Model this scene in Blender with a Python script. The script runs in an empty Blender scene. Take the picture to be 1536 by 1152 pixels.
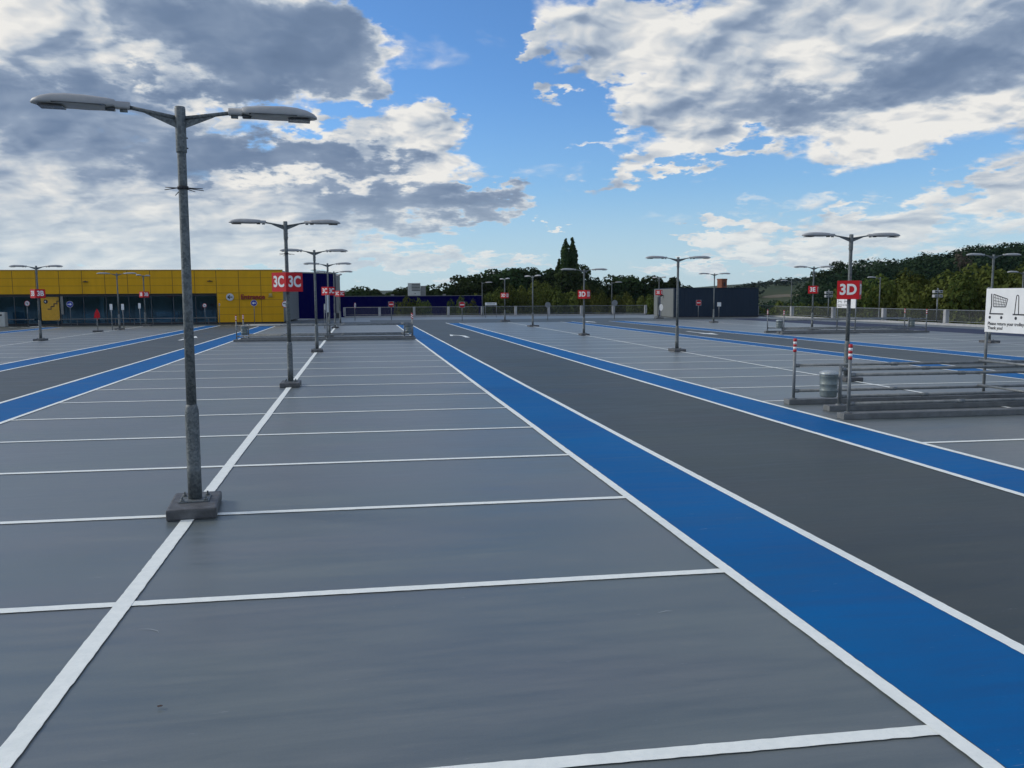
import bpy, bmesh, math, random
import numpy as np
from mathutils import Vector, Matrix
R = math.radians
scene = bpy.context.scene
C = scene.collection
SK = -0.0405                       # the bay lines run very slightly askew to the lanes

# ------------------------------------------------------------------ helpers
def link(o, parent=None):
    C.objects.link(o)
    if parent is not None: o.parent = parent
    return o

def tag(o, label=None, cat=None, group=None, kind=None):
    if label: o['label'] = label
    if cat: o['category'] = cat
    if group: o['group'] = group
    if kind: o['kind'] = kind
    return o

def empty(name, loc=(0, 0, 0), rz=0, label=None, cat=None, group=None):
    o = bpy.data.objects.new(name, None); o.empty_display_size = .2
    o.location = loc; o.rotation_euler = (0, 0, rz)
    link(o); return tag(o, label, cat, group)

def copy_tree(o, parent=None, pick=None):
    c = o.copy(); C.objects.link(c)
    if parent is not None: c.parent = parent
    for ch in list(o.children):
        if pick and not pick(ch): continue
        copy_tree(ch, c)
    return c

class MB:
    """collects primitives, links them as one mesh object"""
    def __init__(s): s.bm = bmesh.new()
    def box(s, x0, x1, y0, y1, z0, z1, bev=0, mat=0, M=None):
        vs = [s.bm.verts.new(v) for v in ((x0,y0,z0),(x1,y0,z0),(x1,y1,z0),(x0,y1,z0),(x0,y0,z1),(x1,y0,z1),(x1,y1,z1),(x0,y1,z1))]
        fs = [s.bm.faces.new([vs[i] for i in f]) for f in ((0,3,2,1),(4,5,6,7),(0,1,5,4),(1,2,6,5),(2,3,7,6),(3,0,4,7))]
        for f in fs: f.material_index = mat
        if M is not None:
            for v in vs: v.co = M @ v.co
        if bev:
            es = list({e for f in fs for e in f.edges})
            r = bmesh.ops.bevel(s.bm, geom=es, offset=bev, segments=2, affect='EDGES', profile=.6)
            for f in r['faces']: f.material_index = mat
        return s
    def tube(s, p0, p1, r0, r1=None, n=12, mat=0, cap=True):
        if r1 is None: r1 = r0
        p0, p1 = Vector(p0), Vector(p1); d = (p1 - p0)
        q = d.to_track_quat('Z', 'Y')
        a, b = [], []
        for i in range(n):
            t = 2*math.pi*i/n; c = Vector((math.cos(t), math.sin(t), 0))
            a.append(s.bm.verts.new(p0 + q @ (c*r0))); b.append(s.bm.verts.new(p1 + q @ (c*r1)))
        for i in range(n):
            j = (i+1) % n
            f = s.bm.faces.new((a[i], a[j], b[j], b[i])); f.material_index = mat; f.smooth = True
        if cap:
            f = s.bm.faces.new(a[::-1]); f.material_index = mat
            f = s.bm.faces.new(b); f.material_index = mat
        return s
    def lathe(s, prof, n=20, mat=0, x=0, y=0):
        rings = []
        for r, z in prof:
            rings.append([s.bm.verts.new((x + r*math.cos(2*math.pi*i/n), y + r*math.sin(2*math.pi*i/n), z)) for i in range(n)])
        for a, b in zip(rings, rings[1:]):
            for i in range(n):
                j = (i+1) % n
                f = s.bm.faces.new((a[i], a[j], b[j], b[i])); f.material_index = mat; f.smooth = True
        s.bm.faces.new(rings[0][::-1]).material_index = mat
        s.bm.faces.new(rings[-1]).material_index = mat
        return s
    def poly(s, pts, mat=0):
        f = s.bm.faces.new([s.bm.verts.new(p) for p in pts]); f.material_index = mat; return s
    def prism(s, pts, d, mat=0):
        """polygon pts (3D) extruded by vector d"""
        d = Vector(d); a = [s.bm.verts.new(p) for p in pts]; b = [s.bm.verts.new(Vector(p)+d) for p in pts]
        n = len(a)
        s.bm.faces.new(a[::-1]).material_index = mat; s.bm.faces.new(b).material_index = mat
        for i in range(n):
            j = (i+1) % n; s.bm.faces.new((a[i], a[j], b[j], b[i])).material_index = mat
        return s
    def build(s, name, mats, parent=None, smooth=False, norm=True):
        if norm: bmesh.ops.recalc_face_normals(s.bm, faces=s.bm.faces[:])
        me = bpy.data.meshes.new(name); s.bm.to_mesh(me); s.bm.free()
        for m in (mats if isinstance(mats, (list, tuple)) else [mats]): me.materials.append(m)
        if smooth:
            for p in me.polygons: p.use_smooth = True
        return link(bpy.data.objects.new(name, me), parent)

def build_each(mb, name, mats, parent):
    """every loose piece becomes an object of its own"""
    bm = mb.bm; bm.verts.ensure_lookup_table(); seen = set(); out = []
    bmesh.ops.recalc_face_normals(bm, faces=bm.faces[:])
    for v0 in bm.verts:
        if v0.index in seen: continue
        st = [v0]; isl = {v0}
        while st:
            v = st.pop()
            for e_ in v.link_edges:
                o_ = e_.other_vert(v)
                if o_ not in isl: isl.add(o_); st.append(o_)
        seen |= {v.index for v in isl}
        nb = bmesh.new(); mp = {v: nb.verts.new(v.co) for v in isl}
        for f_ in {f_ for v in isl for f_ in v.link_faces}:
            nf = nb.faces.new([mp[v] for v in f_.verts]); nf.material_index = f_.material_index; nf.smooth = f_.smooth
        me = bpy.data.meshes.new(name); nb.to_mesh(me); nb.free()
        for m_ in (mats if isinstance(mats, (list, tuple)) else [mats]): me.materials.append(m_)
        out.append(link(bpy.data.objects.new(name, me), parent))
    bm.free(); return out

def disc(s, c, r, ax='y', n=28, t=.006, mat=0):
    """short cylinder plate centred at c, axis ax"""
    v = {'x': Vector((t/2,0,0)), 'y': Vector((0,t/2,0)), 'z': Vector((0,0,t/2))}[ax]
    s.tube(Vector(c)-v, Vector(c)+v, r, n=n, mat=mat); return s

def text_mesh(txt, size, bold=.0, extrude=.002, align='CENTER', spacing=1.0):
    cu = bpy.data.curves.new('lettering', 'FONT')
    cu.body = txt; cu.size = size; cu.offset = bold; cu.extrude = extrude
    cu.align_x = align; cu.align_y = 'CENTER'; cu.space_character = spacing; cu.resolution_u = 6
    o = bpy.data.objects.new('lettering', cu); C.objects.link(o)
    bpy.context.view_layer.update()
    me = bpy.data.meshes.new_from_object(o.evaluated_get(bpy.context.evaluated_depsgraph_get()))
    bpy.data.objects.remove(o); bpy.data.curves.remove(cu)
    return me

# ------------------------------------------------------------------ materials
class NT:
    def __init__(s, name=None, tree=None):
        if tree is None:
            s.m = bpy.data.materials.new(name); s.m.use_nodes = True; tree = s.m.node_tree
        s.t = tree; s.t.nodes.clear(); s.L = s.t.links.new
    def n(s, typ, **kw):
        nd = s.t.nodes.new(typ)
        for k, v in kw.items():
            if k.startswith('i_'):
                continue
            setattr(nd, k, v)
        return nd
    def put(s, sock, v):
        if hasattr(v, 'is_linked') or hasattr(v, 'links'): s.L(v, sock)
        else: sock.default_value = v
    def math(s, op, a, b=0.0, c=None, clamp=False):
        nd = s.n('ShaderNodeMath', operation=op, use_clamp=clamp)
        s.put(nd.inputs[0], a); s.put(nd.inputs[1], b)
        if c is not None: s.put(nd.inputs[2], c)
        return nd.outputs[0]
    def vmath(s, op, a, b=(0, 0, 0), out=0):   # value outputs (dot, length) are output 1
        nd = s.n('ShaderNodeVectorMath', operation=op)
        s.put(nd.inputs[0], a)
        if op == 'SCALE': s.put(nd.inputs['Scale'], b)
        else: s.put(nd.inputs[1], b)
        return nd.outputs[out]
    def smooth(s, v, lo, hi, o0=0.0, o1=1.0, typ='SMOOTHSTEP'):
        nd = s.n('ShaderNodeMapRange', interpolation_type=typ)
        s.put(nd.inputs[0], v)
        for i, x in enumerate((lo, hi, o0, o1)): s.put(nd.inputs[i+1], x)
        return nd.outputs[0]
    def noise(s, vec, scale, detail=4, rough=.5, dist=0, out=0):
        nd = s.n('ShaderNodeTexNoise')
        if vec is not None: s.put(nd.inputs['Vector'], vec)
        nd.inputs['Scale'].default_value = scale; nd.inputs['Detail'].default_value = detail
        nd.inputs['Roughness'].default_value = rough; nd.inputs['Distortion'].default_value = dist
        return nd.outputs[out]
    def mix(s, fac, a, b, blend='MIX'):
        nd = s.n('ShaderNodeMix', data_type='RGBA', blend_type=blend)
        s.put(nd.inputs[0], fac)
        s.put(nd.inputs[6], a if not isinstance(a, tuple) else (*a, 1)[:4]); s.put(nd.inputs[7], b if not isinstance(b, tuple) else (*b, 1)[:4])
        return nd.outputs[2]
    def comb(s, x, y, z=0.0):
        nd = s.n('ShaderNodeCombineXYZ'); s.put(nd.inputs[0], x); s.put(nd.inputs[1], y); s.put(nd.inputs[2], z); return nd.outputs[0]
    def map(s, vec, loc=(0,0,0), rot=(0,0,0), sc=(1,1,1), typ='POINT'):
        nd = s.n('ShaderNodeMapping', vector_type=typ); s.put(nd.inputs[0], vec)
        nd.inputs[1].default_value = loc; nd.inputs[2].default_value = rot; nd.inputs[3].default_value = sc
        return nd.outputs[0]
    def pos(s):
        return s.n('ShaderNodeNewGeometry').outputs['Position']
    def objc(s):
        return s.n('ShaderNodeTexCoord').outputs['Object']
    def bump(s, h, strength=.3, dist=.01):
        nd = s.n('ShaderNodeBump'); s.put(nd.inputs['Height'], h)
        nd.inputs['Strength'].default_value = strength; nd.inputs['Distance'].default_value = dist
        return nd.outputs[0]
    def bsdf(s, col, rough=.5, metal=0.0, spec=.5, normal=None, **kw):
        nd = s.n('ShaderNodeBsdfPrincipled')
        s.put(nd.inputs['Base Color'], (*col, 1)[:4] if isinstance(col, tuple) else col)
        s.put(nd.inputs['Roughness'], rough); s.put(nd.inputs['Metallic'], metal)
        s.put(nd.inputs['Specular IOR Level'], spec)
        if normal is not None: s.L(normal, nd.inputs['Normal'])
        for k, v in kw.items(): s.put(nd.inputs[k.replace('_', ' ')], v)
        s.out(nd.outputs[0]); return nd
    def out(s, sh, vol=False):
        o = s.n('ShaderNodeOutputMaterial'); s.L(sh, o.inputs[1 if vol else 0])

def simple(name, col, rough=.5, metal=0.0, var=.12, scale=6.0, bump=0, spec=.5, vscale=None):
    t = NT(name); P = t.pos() if vscale is None else t.map(t.pos(), sc=vscale)
    n1 = t.noise(P, scale, 5, .6); k = t.smooth(n1, .3, .7, 1-var, 1+var, 'LINEAR')
    c = t.vmath('SCALE', (*col,), k)
    r = t.smooth(t.noise(P, scale*2.3, 3), .3, .7, rough*.85, min(1, rough*1.15), 'LINEAR')
    nm = t.bump(t.noise(P, scale*12, 3), bump, .005) if bump else None
    t.bsdf(c, r, metal, spec, nm); return t.m

def deck_mat(name, c1, c2, r0, r1, streak=1.0, spec=.42):
    """painted resin coat with roller streaks across the rows, faint scuffs and specks"""
    t = NT(name); P = t.pos()
    s1 = t.noise(t.map(P, sc=(.30, 2.3, 1)), 1.0, 6, .66, .9)
    s2 = t.noise(t.map(P, loc=(7, 3, 0), sc=(1.1, 9.5, 1)), 1.0, 6, .68, .5)
    big = t.noise(P, .28, 3, .5, .5)
    fine = t.noise(P, 70.0, 3, .6)
    h = t.math('ADD', t.math('MULTIPLY', s1, .44*streak), t.math('ADD', t.math('MULTIPLY', s2, .36*streak), t.math('MULTIPLY', big, 1-.80*streak)))
    k = t.smooth(h, .38, .62, 0, 1, 'LINEAR')
    col = t.mix(k, c1, c2)
    # greenish / purplish drift
    dr = t.smooth(t.noise(t.map(P, sc=(.3, .7, 1)), .9, 2), .35, .65, 0, 1)
    col = t.mix(t.math('MULTIPLY', dr, .55), col, t.mix(1.0, col, (1.07, .965, 1.04), 'MULTIPLY'))
    col = t.vmath('SCALE', col, t.smooth(fine, .25, .75, .955, 1.045, 'LINEAR'))
    # rare scuffs (thin curved light marks) and dark specks
    v = t.n('ShaderNodeTexVoronoi'); t.L(P, v.inputs['Vector']); v.inputs['Scale'].default_value = .9
    sc = t.math('MULTIPLY', t.smooth(t.noise(t.map(P, rot=(0,0,.6), sc=(1.2, 9, 1)), 3.0, 3, .6, 1.5), .71, .74), .16)
    col = t.mix(sc, col, (.55, .55, .55))
    dk = t.math('MULTIPLY', t.smooth(t.noise(P, 2.2, 8, .75), .69, .76), .28)
    col = t.mix(dk, col, (.05, .05, .055))
    spk = t.smooth(v.outputs['Distance'], .008, .015, .8, 0)
    col = t.mix(spk, col, (.035, .03, .028))
    rough = t.smooth(t.math('ADD', t.math('MULTIPLY', s1, .5), t.math('MULTIPLY', s2, .5)), .35, .65, r0, r1, 'LINEAR')
    nm = t.bump(t.math('ADD', t.noise(P, 160.0, 2), t.math('MULTIPLY', s1, 1.2)), .12, .006)
    t.bsdf(col, rough, 0, spec, nm); return t.m

M = {}
M['bay'] = deck_mat('bay_coating', (.098, .122, .125), (.160, .185, .183), .31, .47, 1.0, .6)
M['lane'] = deck_mat('lane_coating', (.028, .040, .038), (.070, .086, .082), .42, .64)
M['blue'] = deck_mat('blue_walkway_paint', (.0005, .092, .275), (.0008, .132, .370), .44, .62, .9, spec=.09)
t = NT('white_line_paint'); P = t.pos()
w = t.smooth(t.noise(P, 9, 6, .7), .3, .7, 0, 1); w2 = t.smooth(t.noise(P, 55, 4, .7), .60, .72, 0, .35)
col = t.mix(w, (.80, .84, .80), (.90, .93, .88)); col = t.mix(w2, col, (.50, .53, .52))
t.bsdf(col, .55, 0, .4, t.bump(t.noise(P, 90, 3), .25, .004)); M['line'] = t.m
t = NT('galvanised_steel'); P = t.objc()
v = t.n('ShaderNodeTexVoronoi'); t.L(P, v.inputs['Vector']); v.inputs['Scale'].default_value = 45
g = t.n('ShaderNodeSeparateColor'); t.L(v.outputs['Color'], g.inputs[0])
a = t.math('ADD', t.math('MULTIPLY', g.outputs[0], .35), t.math('MULTIPLY', t.noise(P, 14, 5, .7), .65))
col = t.mix(t.smooth(a, .25, .75), (.085, .10, .105), (.20, .22, .225))
drip = t.smooth(t.noise(t.map(P, sc=(14, 14, 1.2)), 1, 4, .6), .55, .75, 0, .5)
col = t.mix(drip, col, (.30, .32, .32))
t.bsdf(col, t.smooth(a, .2, .8, .50, .68), .35, .4); M['galv'] = t.m
t = NT('galvanised_tube'); P = t.pos()
a = t.noise(P, 5, 5, .7)
col = t.mix(t.smooth(a, .3, .7), (.14, .158, .168), (.24, .258, .268))
t.bsdf(col, .55, .3, .4); M['tube'] = t.m
M['dark_base'] = simple('painted_plinth', (.085, .088, .092), .6, 0, .35, 9, .3)
M['kerb'] = simple('painted_concrete_kerb', (.140, .150, .154), .65, 0, .22, 5, .3)
M['kerb_top'] = simple('worn_kerb_top', (.20, .205, .21), .65, 0, .2, 5, .3)
M['head'] = simple('lamp_head_casing', (.36, .37, .38), .42, 0, .10, 8)
M['head_dark'] = simple('lamp_lens_dark', (.05, .055, .06), .2, 0, .1, 8)
M['black'] = simple('black_plastic', (.018, .018, .02), .5)
M['red'] = simple('red_sign_face', (.52, .012, .020), .5, 0, .06, 3, 0, .25)
M['white'] = simple('white_sign_face', (.74, .76, .77), .45, 0, .05, 4)
M['ink'] = simple('dark_sign_print', (.018, .020, .030), .5, 0, .05)
M['sign_blue'] = simple('blue_sign_face', (.012, .03, .30), .4, 0, .06)
M['sign_grey'] = simple('sign_back_grey', (.22, .235, .25), .5, .2, .1)
M['refl_red'] = simple('red_reflective_band', (.46, .015, .02), .35)
M['refl_white'] = simple('white_reflective_band', (.78, .78, .78), .35)
M['pillar'] = simple('pale_concrete_pillar', (.36, .37, .38), .7, 0, .15, 3, .2)
M['bin'] = simple('galvanised_bin', (.17, .205, .205), .5, .25, .18, 10)
M['bin_lid'] = simple('worn_bin_lid', (.36, .40, .41), .45, .25, .25, 14)
M['slab'] = simple('slab_concrete', (.25, .25, .25), .8, 0, .2, 1)
M['brick'] = simple('red_brick', (.20, .065, .032), .8, 0, .3, 2)
M['ac'] = simple('plant_unit_casing', (.46, .48, .46), .5, .1, .1, 2)
M['darkgap'] = simple('dark_opening', (.02, .022, .03), .5)
M['trim'] = simple('grey_metal_trim', (.20, .205, .20), .5, .2, .1, 2)

def clad(name, col, vertical=True, step=.3, depth=.3, rough=.5, var=.06, metal=0.0, spec=.22):
    """profiled sheet: fine ribs as bump plus panel to panel variation"""
    t = NT(name); P = t.pos(); sp = t.n('ShaderNodeSeparateXYZ'); t.L(P, sp.inputs[0])
    u = t.math('ADD', sp.outputs[0], sp.outputs[1]) if vertical else sp.outputs[2]
    tri = t.math('PINGPONG', u, step/2)
    rib = t.smooth(tri, step*.1, step*.2)
    n1 = t.noise(P, .5, 4, .6)
    k = t.smooth(n1, .3, .7, 1-var, 1+var, 'LINEAR')
    k = t.math('MULTIPLY', k, t.smooth(t.noise(t.map(P, sc=(3, 3, .25)), 1, 4), .3, .7, .95, 1.05, 'LINEAR'))
    c = t.vmath('SCALE', (*col,), k)
    t.bsdf(c, rough, metal, spec, t.bump(rib, depth, .03)); return t.m
M['yellow'] = clad('yellow_cladding', (.66, .350, .006), False, .22, .12, .5, .05)
M['deepblue'] = clad('deep_blue_cladding', (.0004, .0008, .060), True, .35, .5, .6, .08, 0.0, .03)
M['slate'] = clad('slate_cladding', (.016, .030, .052), True, .4, .4, .5, .05)
M['palegrey'] = clad('pale_grey_cladding', (.17, .185, .185), True, .3, .5, .5, .05)
t = NT('window_glass')
fr = t.n('ShaderNodeFresnel'); fr.inputs[0].default_value = 1.95
tr = t.n('ShaderNodeBsdfTransparent'); tr.inputs[0].default_value = (.27, .44, .55, 1)
gl = t.n('ShaderNodeBsdfGlossy'); gl.inputs['Roughness'].default_value = .04; gl.inputs[0].default_value = (.36, .60, .80, 1)
mx = t.n('ShaderNodeMixShader'); t.L(fr.outputs[0], mx.inputs[0]); t.L(tr.outputs[0], mx.inputs[1]); t.L(gl.outputs[0], mx.inputs[2])
t.out(mx.outputs[0]); M['glass'] = t.m
M['inside'] = simple('interior_wall', (.42, .60, .72), .8, 0, .3, .6)
M['inside_floor'] = simple('interior_floor', (.25, .26, .27), .5, 0, .2, 1)
t = NT('wire_mesh')     # fine welded mesh: mostly open
tr = t.n('ShaderNodeBsdfTransparent'); df = t.n('ShaderNodeBsdfDiffuse'); df.inputs[0].default_value = (.16, .175, .19, 1)
mx = t.n('ShaderNodeMixShader'); mx.inputs[0].default_value = .22
t.L(tr.outputs[0], mx.inputs[1]); t.L(df.outputs[0], mx.inputs[2]); t.out(mx.outputs[0]); M['mesh'] = t.m

def leaf_mat(name, dark, light, far=0.0):
    t = NT(name); at = t.n('ShaderNodeAttribute', attribute_name='tint')
    oi = t.n('ShaderNodeObjectInfo')
    f = at.outputs['Fac']
    col = t.mix(f, dark, light)
    hs = t.n('ShaderNodeHueSaturation'); t.L(col, hs.inputs['Color'])
    t.L(t.smooth(oi.outputs['Random'], 0, 1, .475, .515, 'LINEAR'), hs.inputs['Hue'])
    t.L(t.smooth(oi.outputs['Random'], 0, 1, .75, 1.2, 'LINEAR'), hs.inputs['Value'])
    d = t.n('ShaderNodeBsdfDiffuse'); t.L(hs.outputs[0], d.inputs[0])
    tl = t.n('ShaderNodeBsdfTranslucent'); t.L(hs.outputs[0], tl.inputs[0])
    m_ = t.n('ShaderNodeMixShader'); m_.inputs[0].default_value = .25
    t.L(d.outputs[0], m_.inputs[1]); t.L(tl.outputs[0], m_.inputs[2]); t.out(m_.outputs[0]); return t.m
M['leaf_oak'] = leaf_mat('oak_leaves', (.012, .026, .013), (.044, .070, .028))
M['leaf_bush'] = leaf_mat('bush_leaves', (.034, .056, .016), (.120, .145, .038))
M['leaf_poplar'] = leaf_mat('poplar_leaves', (.022, .042, .017), (.070, .105, .040))
M['leaf_hill'] = leaf_mat('hill_wood_leaves', (.011, .025, .016), (.042, .068, .036))
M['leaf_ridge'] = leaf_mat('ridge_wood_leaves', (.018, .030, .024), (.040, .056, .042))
M['leaf_dead'] = leaf_mat('bare_twigs', (.055, .048, .040), (.12, .105, .085))
M['bark'] = simple('bark', (.055, .045, .035), .9, 0, .3, 5, .4)

# ------------------------------------------------------------------ ground, deck, markings (the setting)
def yb(n, x): return 3.65 + 2.5*n + SK*x     # y of bay line n at x

# wide ground below the deck, rising into a valley side on the right and beyond
def smoothst(a, b, x):
    t = np.clip((x-a)/(b-a), 0, 1); return t*t*(3-2*t)
def ground_z(x, y):
    x = np.asarray(x, float); y = np.asarray(y, float)
    az = np.degrees(np.arctan2(x, np.maximum(y, 1e-3))); az = np.where(y <= 0, np.where(x > 0, 90., -90.), az)
    d = np.hypot(x, y)
    z = -6 + 0*x
    hill = smoothst(28.5, 41, az)*(1-smoothst(95, 140, az))
    z = z + hill*(smoothst(95, 330, d)*19.5)
    rt = np.interp(az, [15, 21, 23, 25, 28, 31, 60, 90, 130], [0, 2, 8, 10.5, 14.5, 18, 22, 20, 0])
    z = z + rt*smoothst(330, 570, d)*(1-hill)
    far = .55+.45*np.sin(az*.35+1.2)*np.cos(az*.13)
    z = z + smoothst(1300, 2300, d)*(16+9*far)
    z = z + smoothst(100, 250, d)*.6*np.sin(x*.02)*np.cos(y*.017)
    return z
radii = [0, 40, 80] + list(np.linspace(95, 360, 22)) + list(np.linspace(400, 800, 14)) + [950, 1150, 1350, 1600, 1900, 2200, 2500, 4000, 9000]
NA = 160
vs = [(0, 0, -6)]; fs = []
for r in radii[1:]:
    for i in range(NA):
        a = 2*math.pi*i/NA; x, y = r*math.sin(a), r*math.cos(a); vs.append((x, y, float(ground_z(x, y))))
for i in range(NA): fs.append((0, 1+(i+1) % NA, 1+i))
for k in range(len(radii)-2):
    for i in range(NA):
        j = (i+1) % NA; a = 1+k*NA; b = 1+(k+1)*NA; fs.append((a+i, a+j, b+j, b+i))
me = bpy.data.meshes.new('ground'); me.from_pydata(vs, [], fs)
t = NT('grass_and_fields'); P = t.pos()
a = t.noise(P, .012, 5, .6); b = t.noise(P, .15, 5, .65)
sep = t.n('ShaderNodeSeparateXYZ'); t.L(P, sep.inputs[0])
col = t.mix(t.smooth(a, .4, .6), (.026, .042, .016), (.052, .062, .024))
col = t.mix(t.smooth(b, .35, .7, 0, .5), col, (.022, .038, .014))
t.bsdf(col, .9, 0, .2); me.materials.append(t.m)
for p_ in me.polygons: p_.use_smooth = True
tag(link(bpy.data.objects.new('ground', me)), kind='structure')

# pale stubble field patches lying on the slope
def field(cx, cy, rx, ry, rot, seed):
    rnd = random.Random(seed); b = bmesh.new(); ring = []; n = 30; cen = b.verts.new((cx, cy, float(ground_z(cx, cy))+.25))
    rings = []
    for k in (0.5, 1.0):
        rr = []
        for i in range(n):
            a = 2*math.pi*i/n; q = k*(1+rnd.uniform(-.1, .1))
            x = cx + q*(rx*math.cos(a)*math.cos(rot)-ry*math.sin(a)*math.sin(rot)); y = cy + q*(rx*math.cos(a)*math.sin(rot)+ry*math.sin(a)*math.cos(rot))
            rr.append(b.verts.new((x, y, float(ground_z(x, y))+.25)))
        rings.append(rr)
    for i in range(n):
        j = (i+1) % n; b.faces.new((cen, rings[0][i], rings[0][j])); b.faces.new((rings[0][i], rings[1][i], rings[1][j], rings[0][j]))
    m_ = bpy.data.meshes.new('field'); b.to_mesh(m_); b.free(); m_.materials.append(M['stubble'])
    return tag(link(bpy.data.objects.new('field', m_)), kind='structure')
M['stubble'] = simple("stubble_field", (.115, .098, .058), .9, 0, .25, .05)

# deck slab
DX0, DX1, DY0, DY1 = -75, 41.2, -14, 92.6
mb = MB(); mb.prism([(DX0, DY0, 0), (DX1, DY0, 0), (DX1, 92.6+SK*DX1-1, 0), (DX0, 92.6+SK*DX0, 0)], (0, 0, -.9))
tag(mb.build('parking_deck', [M['bay']]), kind='structure')
mb = MB(); mb.prism([(DX0+1, DY0+1, -.95), (DX1-1, DY0+1, -.95), (DX1-1, 89, -.95), (DX0+1, 91, -.95)], (0, 0, -6.2))
tag(mb.build('lower_storey', [M['slab']]), kind='structure')

def sheet(name, rects, z, mat):
    """rects: (x0,x1,ylo,yhi) with ends following the askew bay direction"""
    b = bmesh.new()
    for x0, x1, y0, y1 in rects:
        b.faces.new([b.verts.new(v) for v in ((x0, y0+SK*x0, z), (x1, y0+SK*x1, z), (x1, y1+SK*x1, z), (x0, y1+SK*x0, z))])
    m_ = bpy.data.meshes.new(name); b.to_mesh(m_); b.free(); m_.materials.append(mat)
    return tag(link(bpy.data.objects.new(name, m_)), kind='structure')

YE = 68.9
sheet('lane_right', [(4.04, 7.18, -14, YE)], .003, M['lane'])
sheet('lane_left', [(-10.94, -7.63, -14, YE)], .003, M['lane'])
sheet('lane_far_right', [(18.05, 21.4, -14, YE+.5)], .004, M['lane'])
sheet('lane_far_left', [(-27.2, -23.9, -14, YE+1)], .004, M['lane'])
sheet('cross_lane', [(-60, 1.0, YE, 74.6), (1.0, 27.5, YE, 79.8), (27.5, 34.0, 71.6, 77)], .0042, M['lane'])
M['edge'] = deck_mat('edge_lane_coating', (.022, .030, .060), (.036, .046, .084), .55, .75, .8, .2)
sheet('edge_lane', [(33.6, 37.9, -14, 73.5)], .004, M['edge'])
blues = [(2.95, 4.04), (7.18, 8.18), (-7.63, -6.46), (-11.99, -10.94), (16.97, 18.05), (21.4, 22.75), (-23.9, -22.7)]
sheet('blue_walkway', [(a, b, -14, YE-.6 if a < 20 else YE+.8) for a, b in blues], .0055, M['blue'])

# painted lines with slightly ragged edges
lb = bmesh.new(); rnd = random.Random(5)
def wl(p0, p1, w, z, step=None):
    p0 = Vector(p0); p1 = Vector(p1); d = p1-p0; L = d.length; d.normalize(); nn = Vector((-d.y, d.x))
    if step is None: step = .05 if min(p0.y, p1.y) < 12 else .6
    n = max(1, int(L/step)); prev = None; jit = .0014 if step < .1 else .003
    wob = rnd.uniform(0, 6)
    for i in range(n+1):
        c = p0 + d*(L*i/n) + nn*(.003*math.sin(L*i/n*.55+wob))
        a = lb.verts.new((*(c + nn*(w/2+rnd.gauss(0, jit))), z)); b = lb.verts.new((*(c - nn*(w/2+rnd.gauss(0, jit))), z))
        if prev: lb.faces.new((prev[0], prev[1], b, a))
        prev = (a, b)
def long_line(x, y1, w=.10, y0=-6):
    wl((x, y0), (x, 12), w, .0095, .05); wl((x, 12.001), (x, y1), w, .0095, .8)
for x, y1 in ((2.89, YE-.5), (4.04, YE-1.2), (7.18, YE+.4), (8.23, YE-.4), (-7.63, YE-.8), (-6.40, YE-.4), (-10.94, YE), (-12.05, YE-.3), (-16.75, YE), (12.45, YE-.2),
              (16.91, YE-.6), (18.05, YE), (21.37, YE), (22.8, YE-.1), (28.1, YE+1), (-22.65, YE), (-23.9, YE), (-27.2, YE)):
    long_line(x, y1, .10)
long_line(-1.75, YE, .125)
def bays(xa, xb, n0, n1, skip=()):
    for n in range(n0, n1):
        if n in skip: continue
        ya, y2 = yb(n, xa), yb(n, xb)
        wl((xa, ya), (xb, y2), .095 if n < 4 else .09, .007)
bays(-6.40, 2.89, -3, 27, (16,))
bays(8.23, 16.91, -3, 27, (4,))
bays(-21.5-1.1, -12.05, -3, 27)
bays(22.8, 33.2, -3, 28, (16,))
# lane arrows: head away from the camera
def arrow(x, y, L=4.6, flip=1, turn=0):
    pts = [(-.09, -L/2), (.09, -L/2), (.09, L/2-1.9), (.42, L/2-1.9), (0, L/2), (-.42, L/2-1.9), (-.09, L/2-1.9)]
    if turn:
        pts = [(.05, -L/2), (.27, -L/2), (.27, .1), (-.12, 1.25), (-.12, L/2-1.7), (-.02, L/2-1.7), (-.42, L/2), (-.60, L/2-1.9), (-.42, L/2-1.75), (-.35, .8), (.05, -.15)]
    lb.faces.new([lb.verts.new((x+a, y+flip*b, .007)) for a, b in pts])
arrow(5.62, 46.1, 3.8, turn=1); arrow(19.8, 45.4, 4.6, -1); arrow(19.3, 67.4, 3.4); arrow(-9.35, 48.0, 4.6); arrow(-25.4, 71.6, 3)
# give-way dashes where the lanes meet the cross lane
for i in range(4):
    wl((-26.9+i*.9, YE+1.3), (-26.3+i*.9, YE+1.27), .2, .007, .6); wl((-10.7+i*.8, YE+.35), (-10.2+i*.8, YE+.33), .15, .007, .6)
me = bpy.data.meshes.new('road_markings'); lb.to_mesh(me); lb.free(); me.materials.append(M['line'])
tag(link(bpy.data.objects.new('road_markings', me)), kind='structure')

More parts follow.
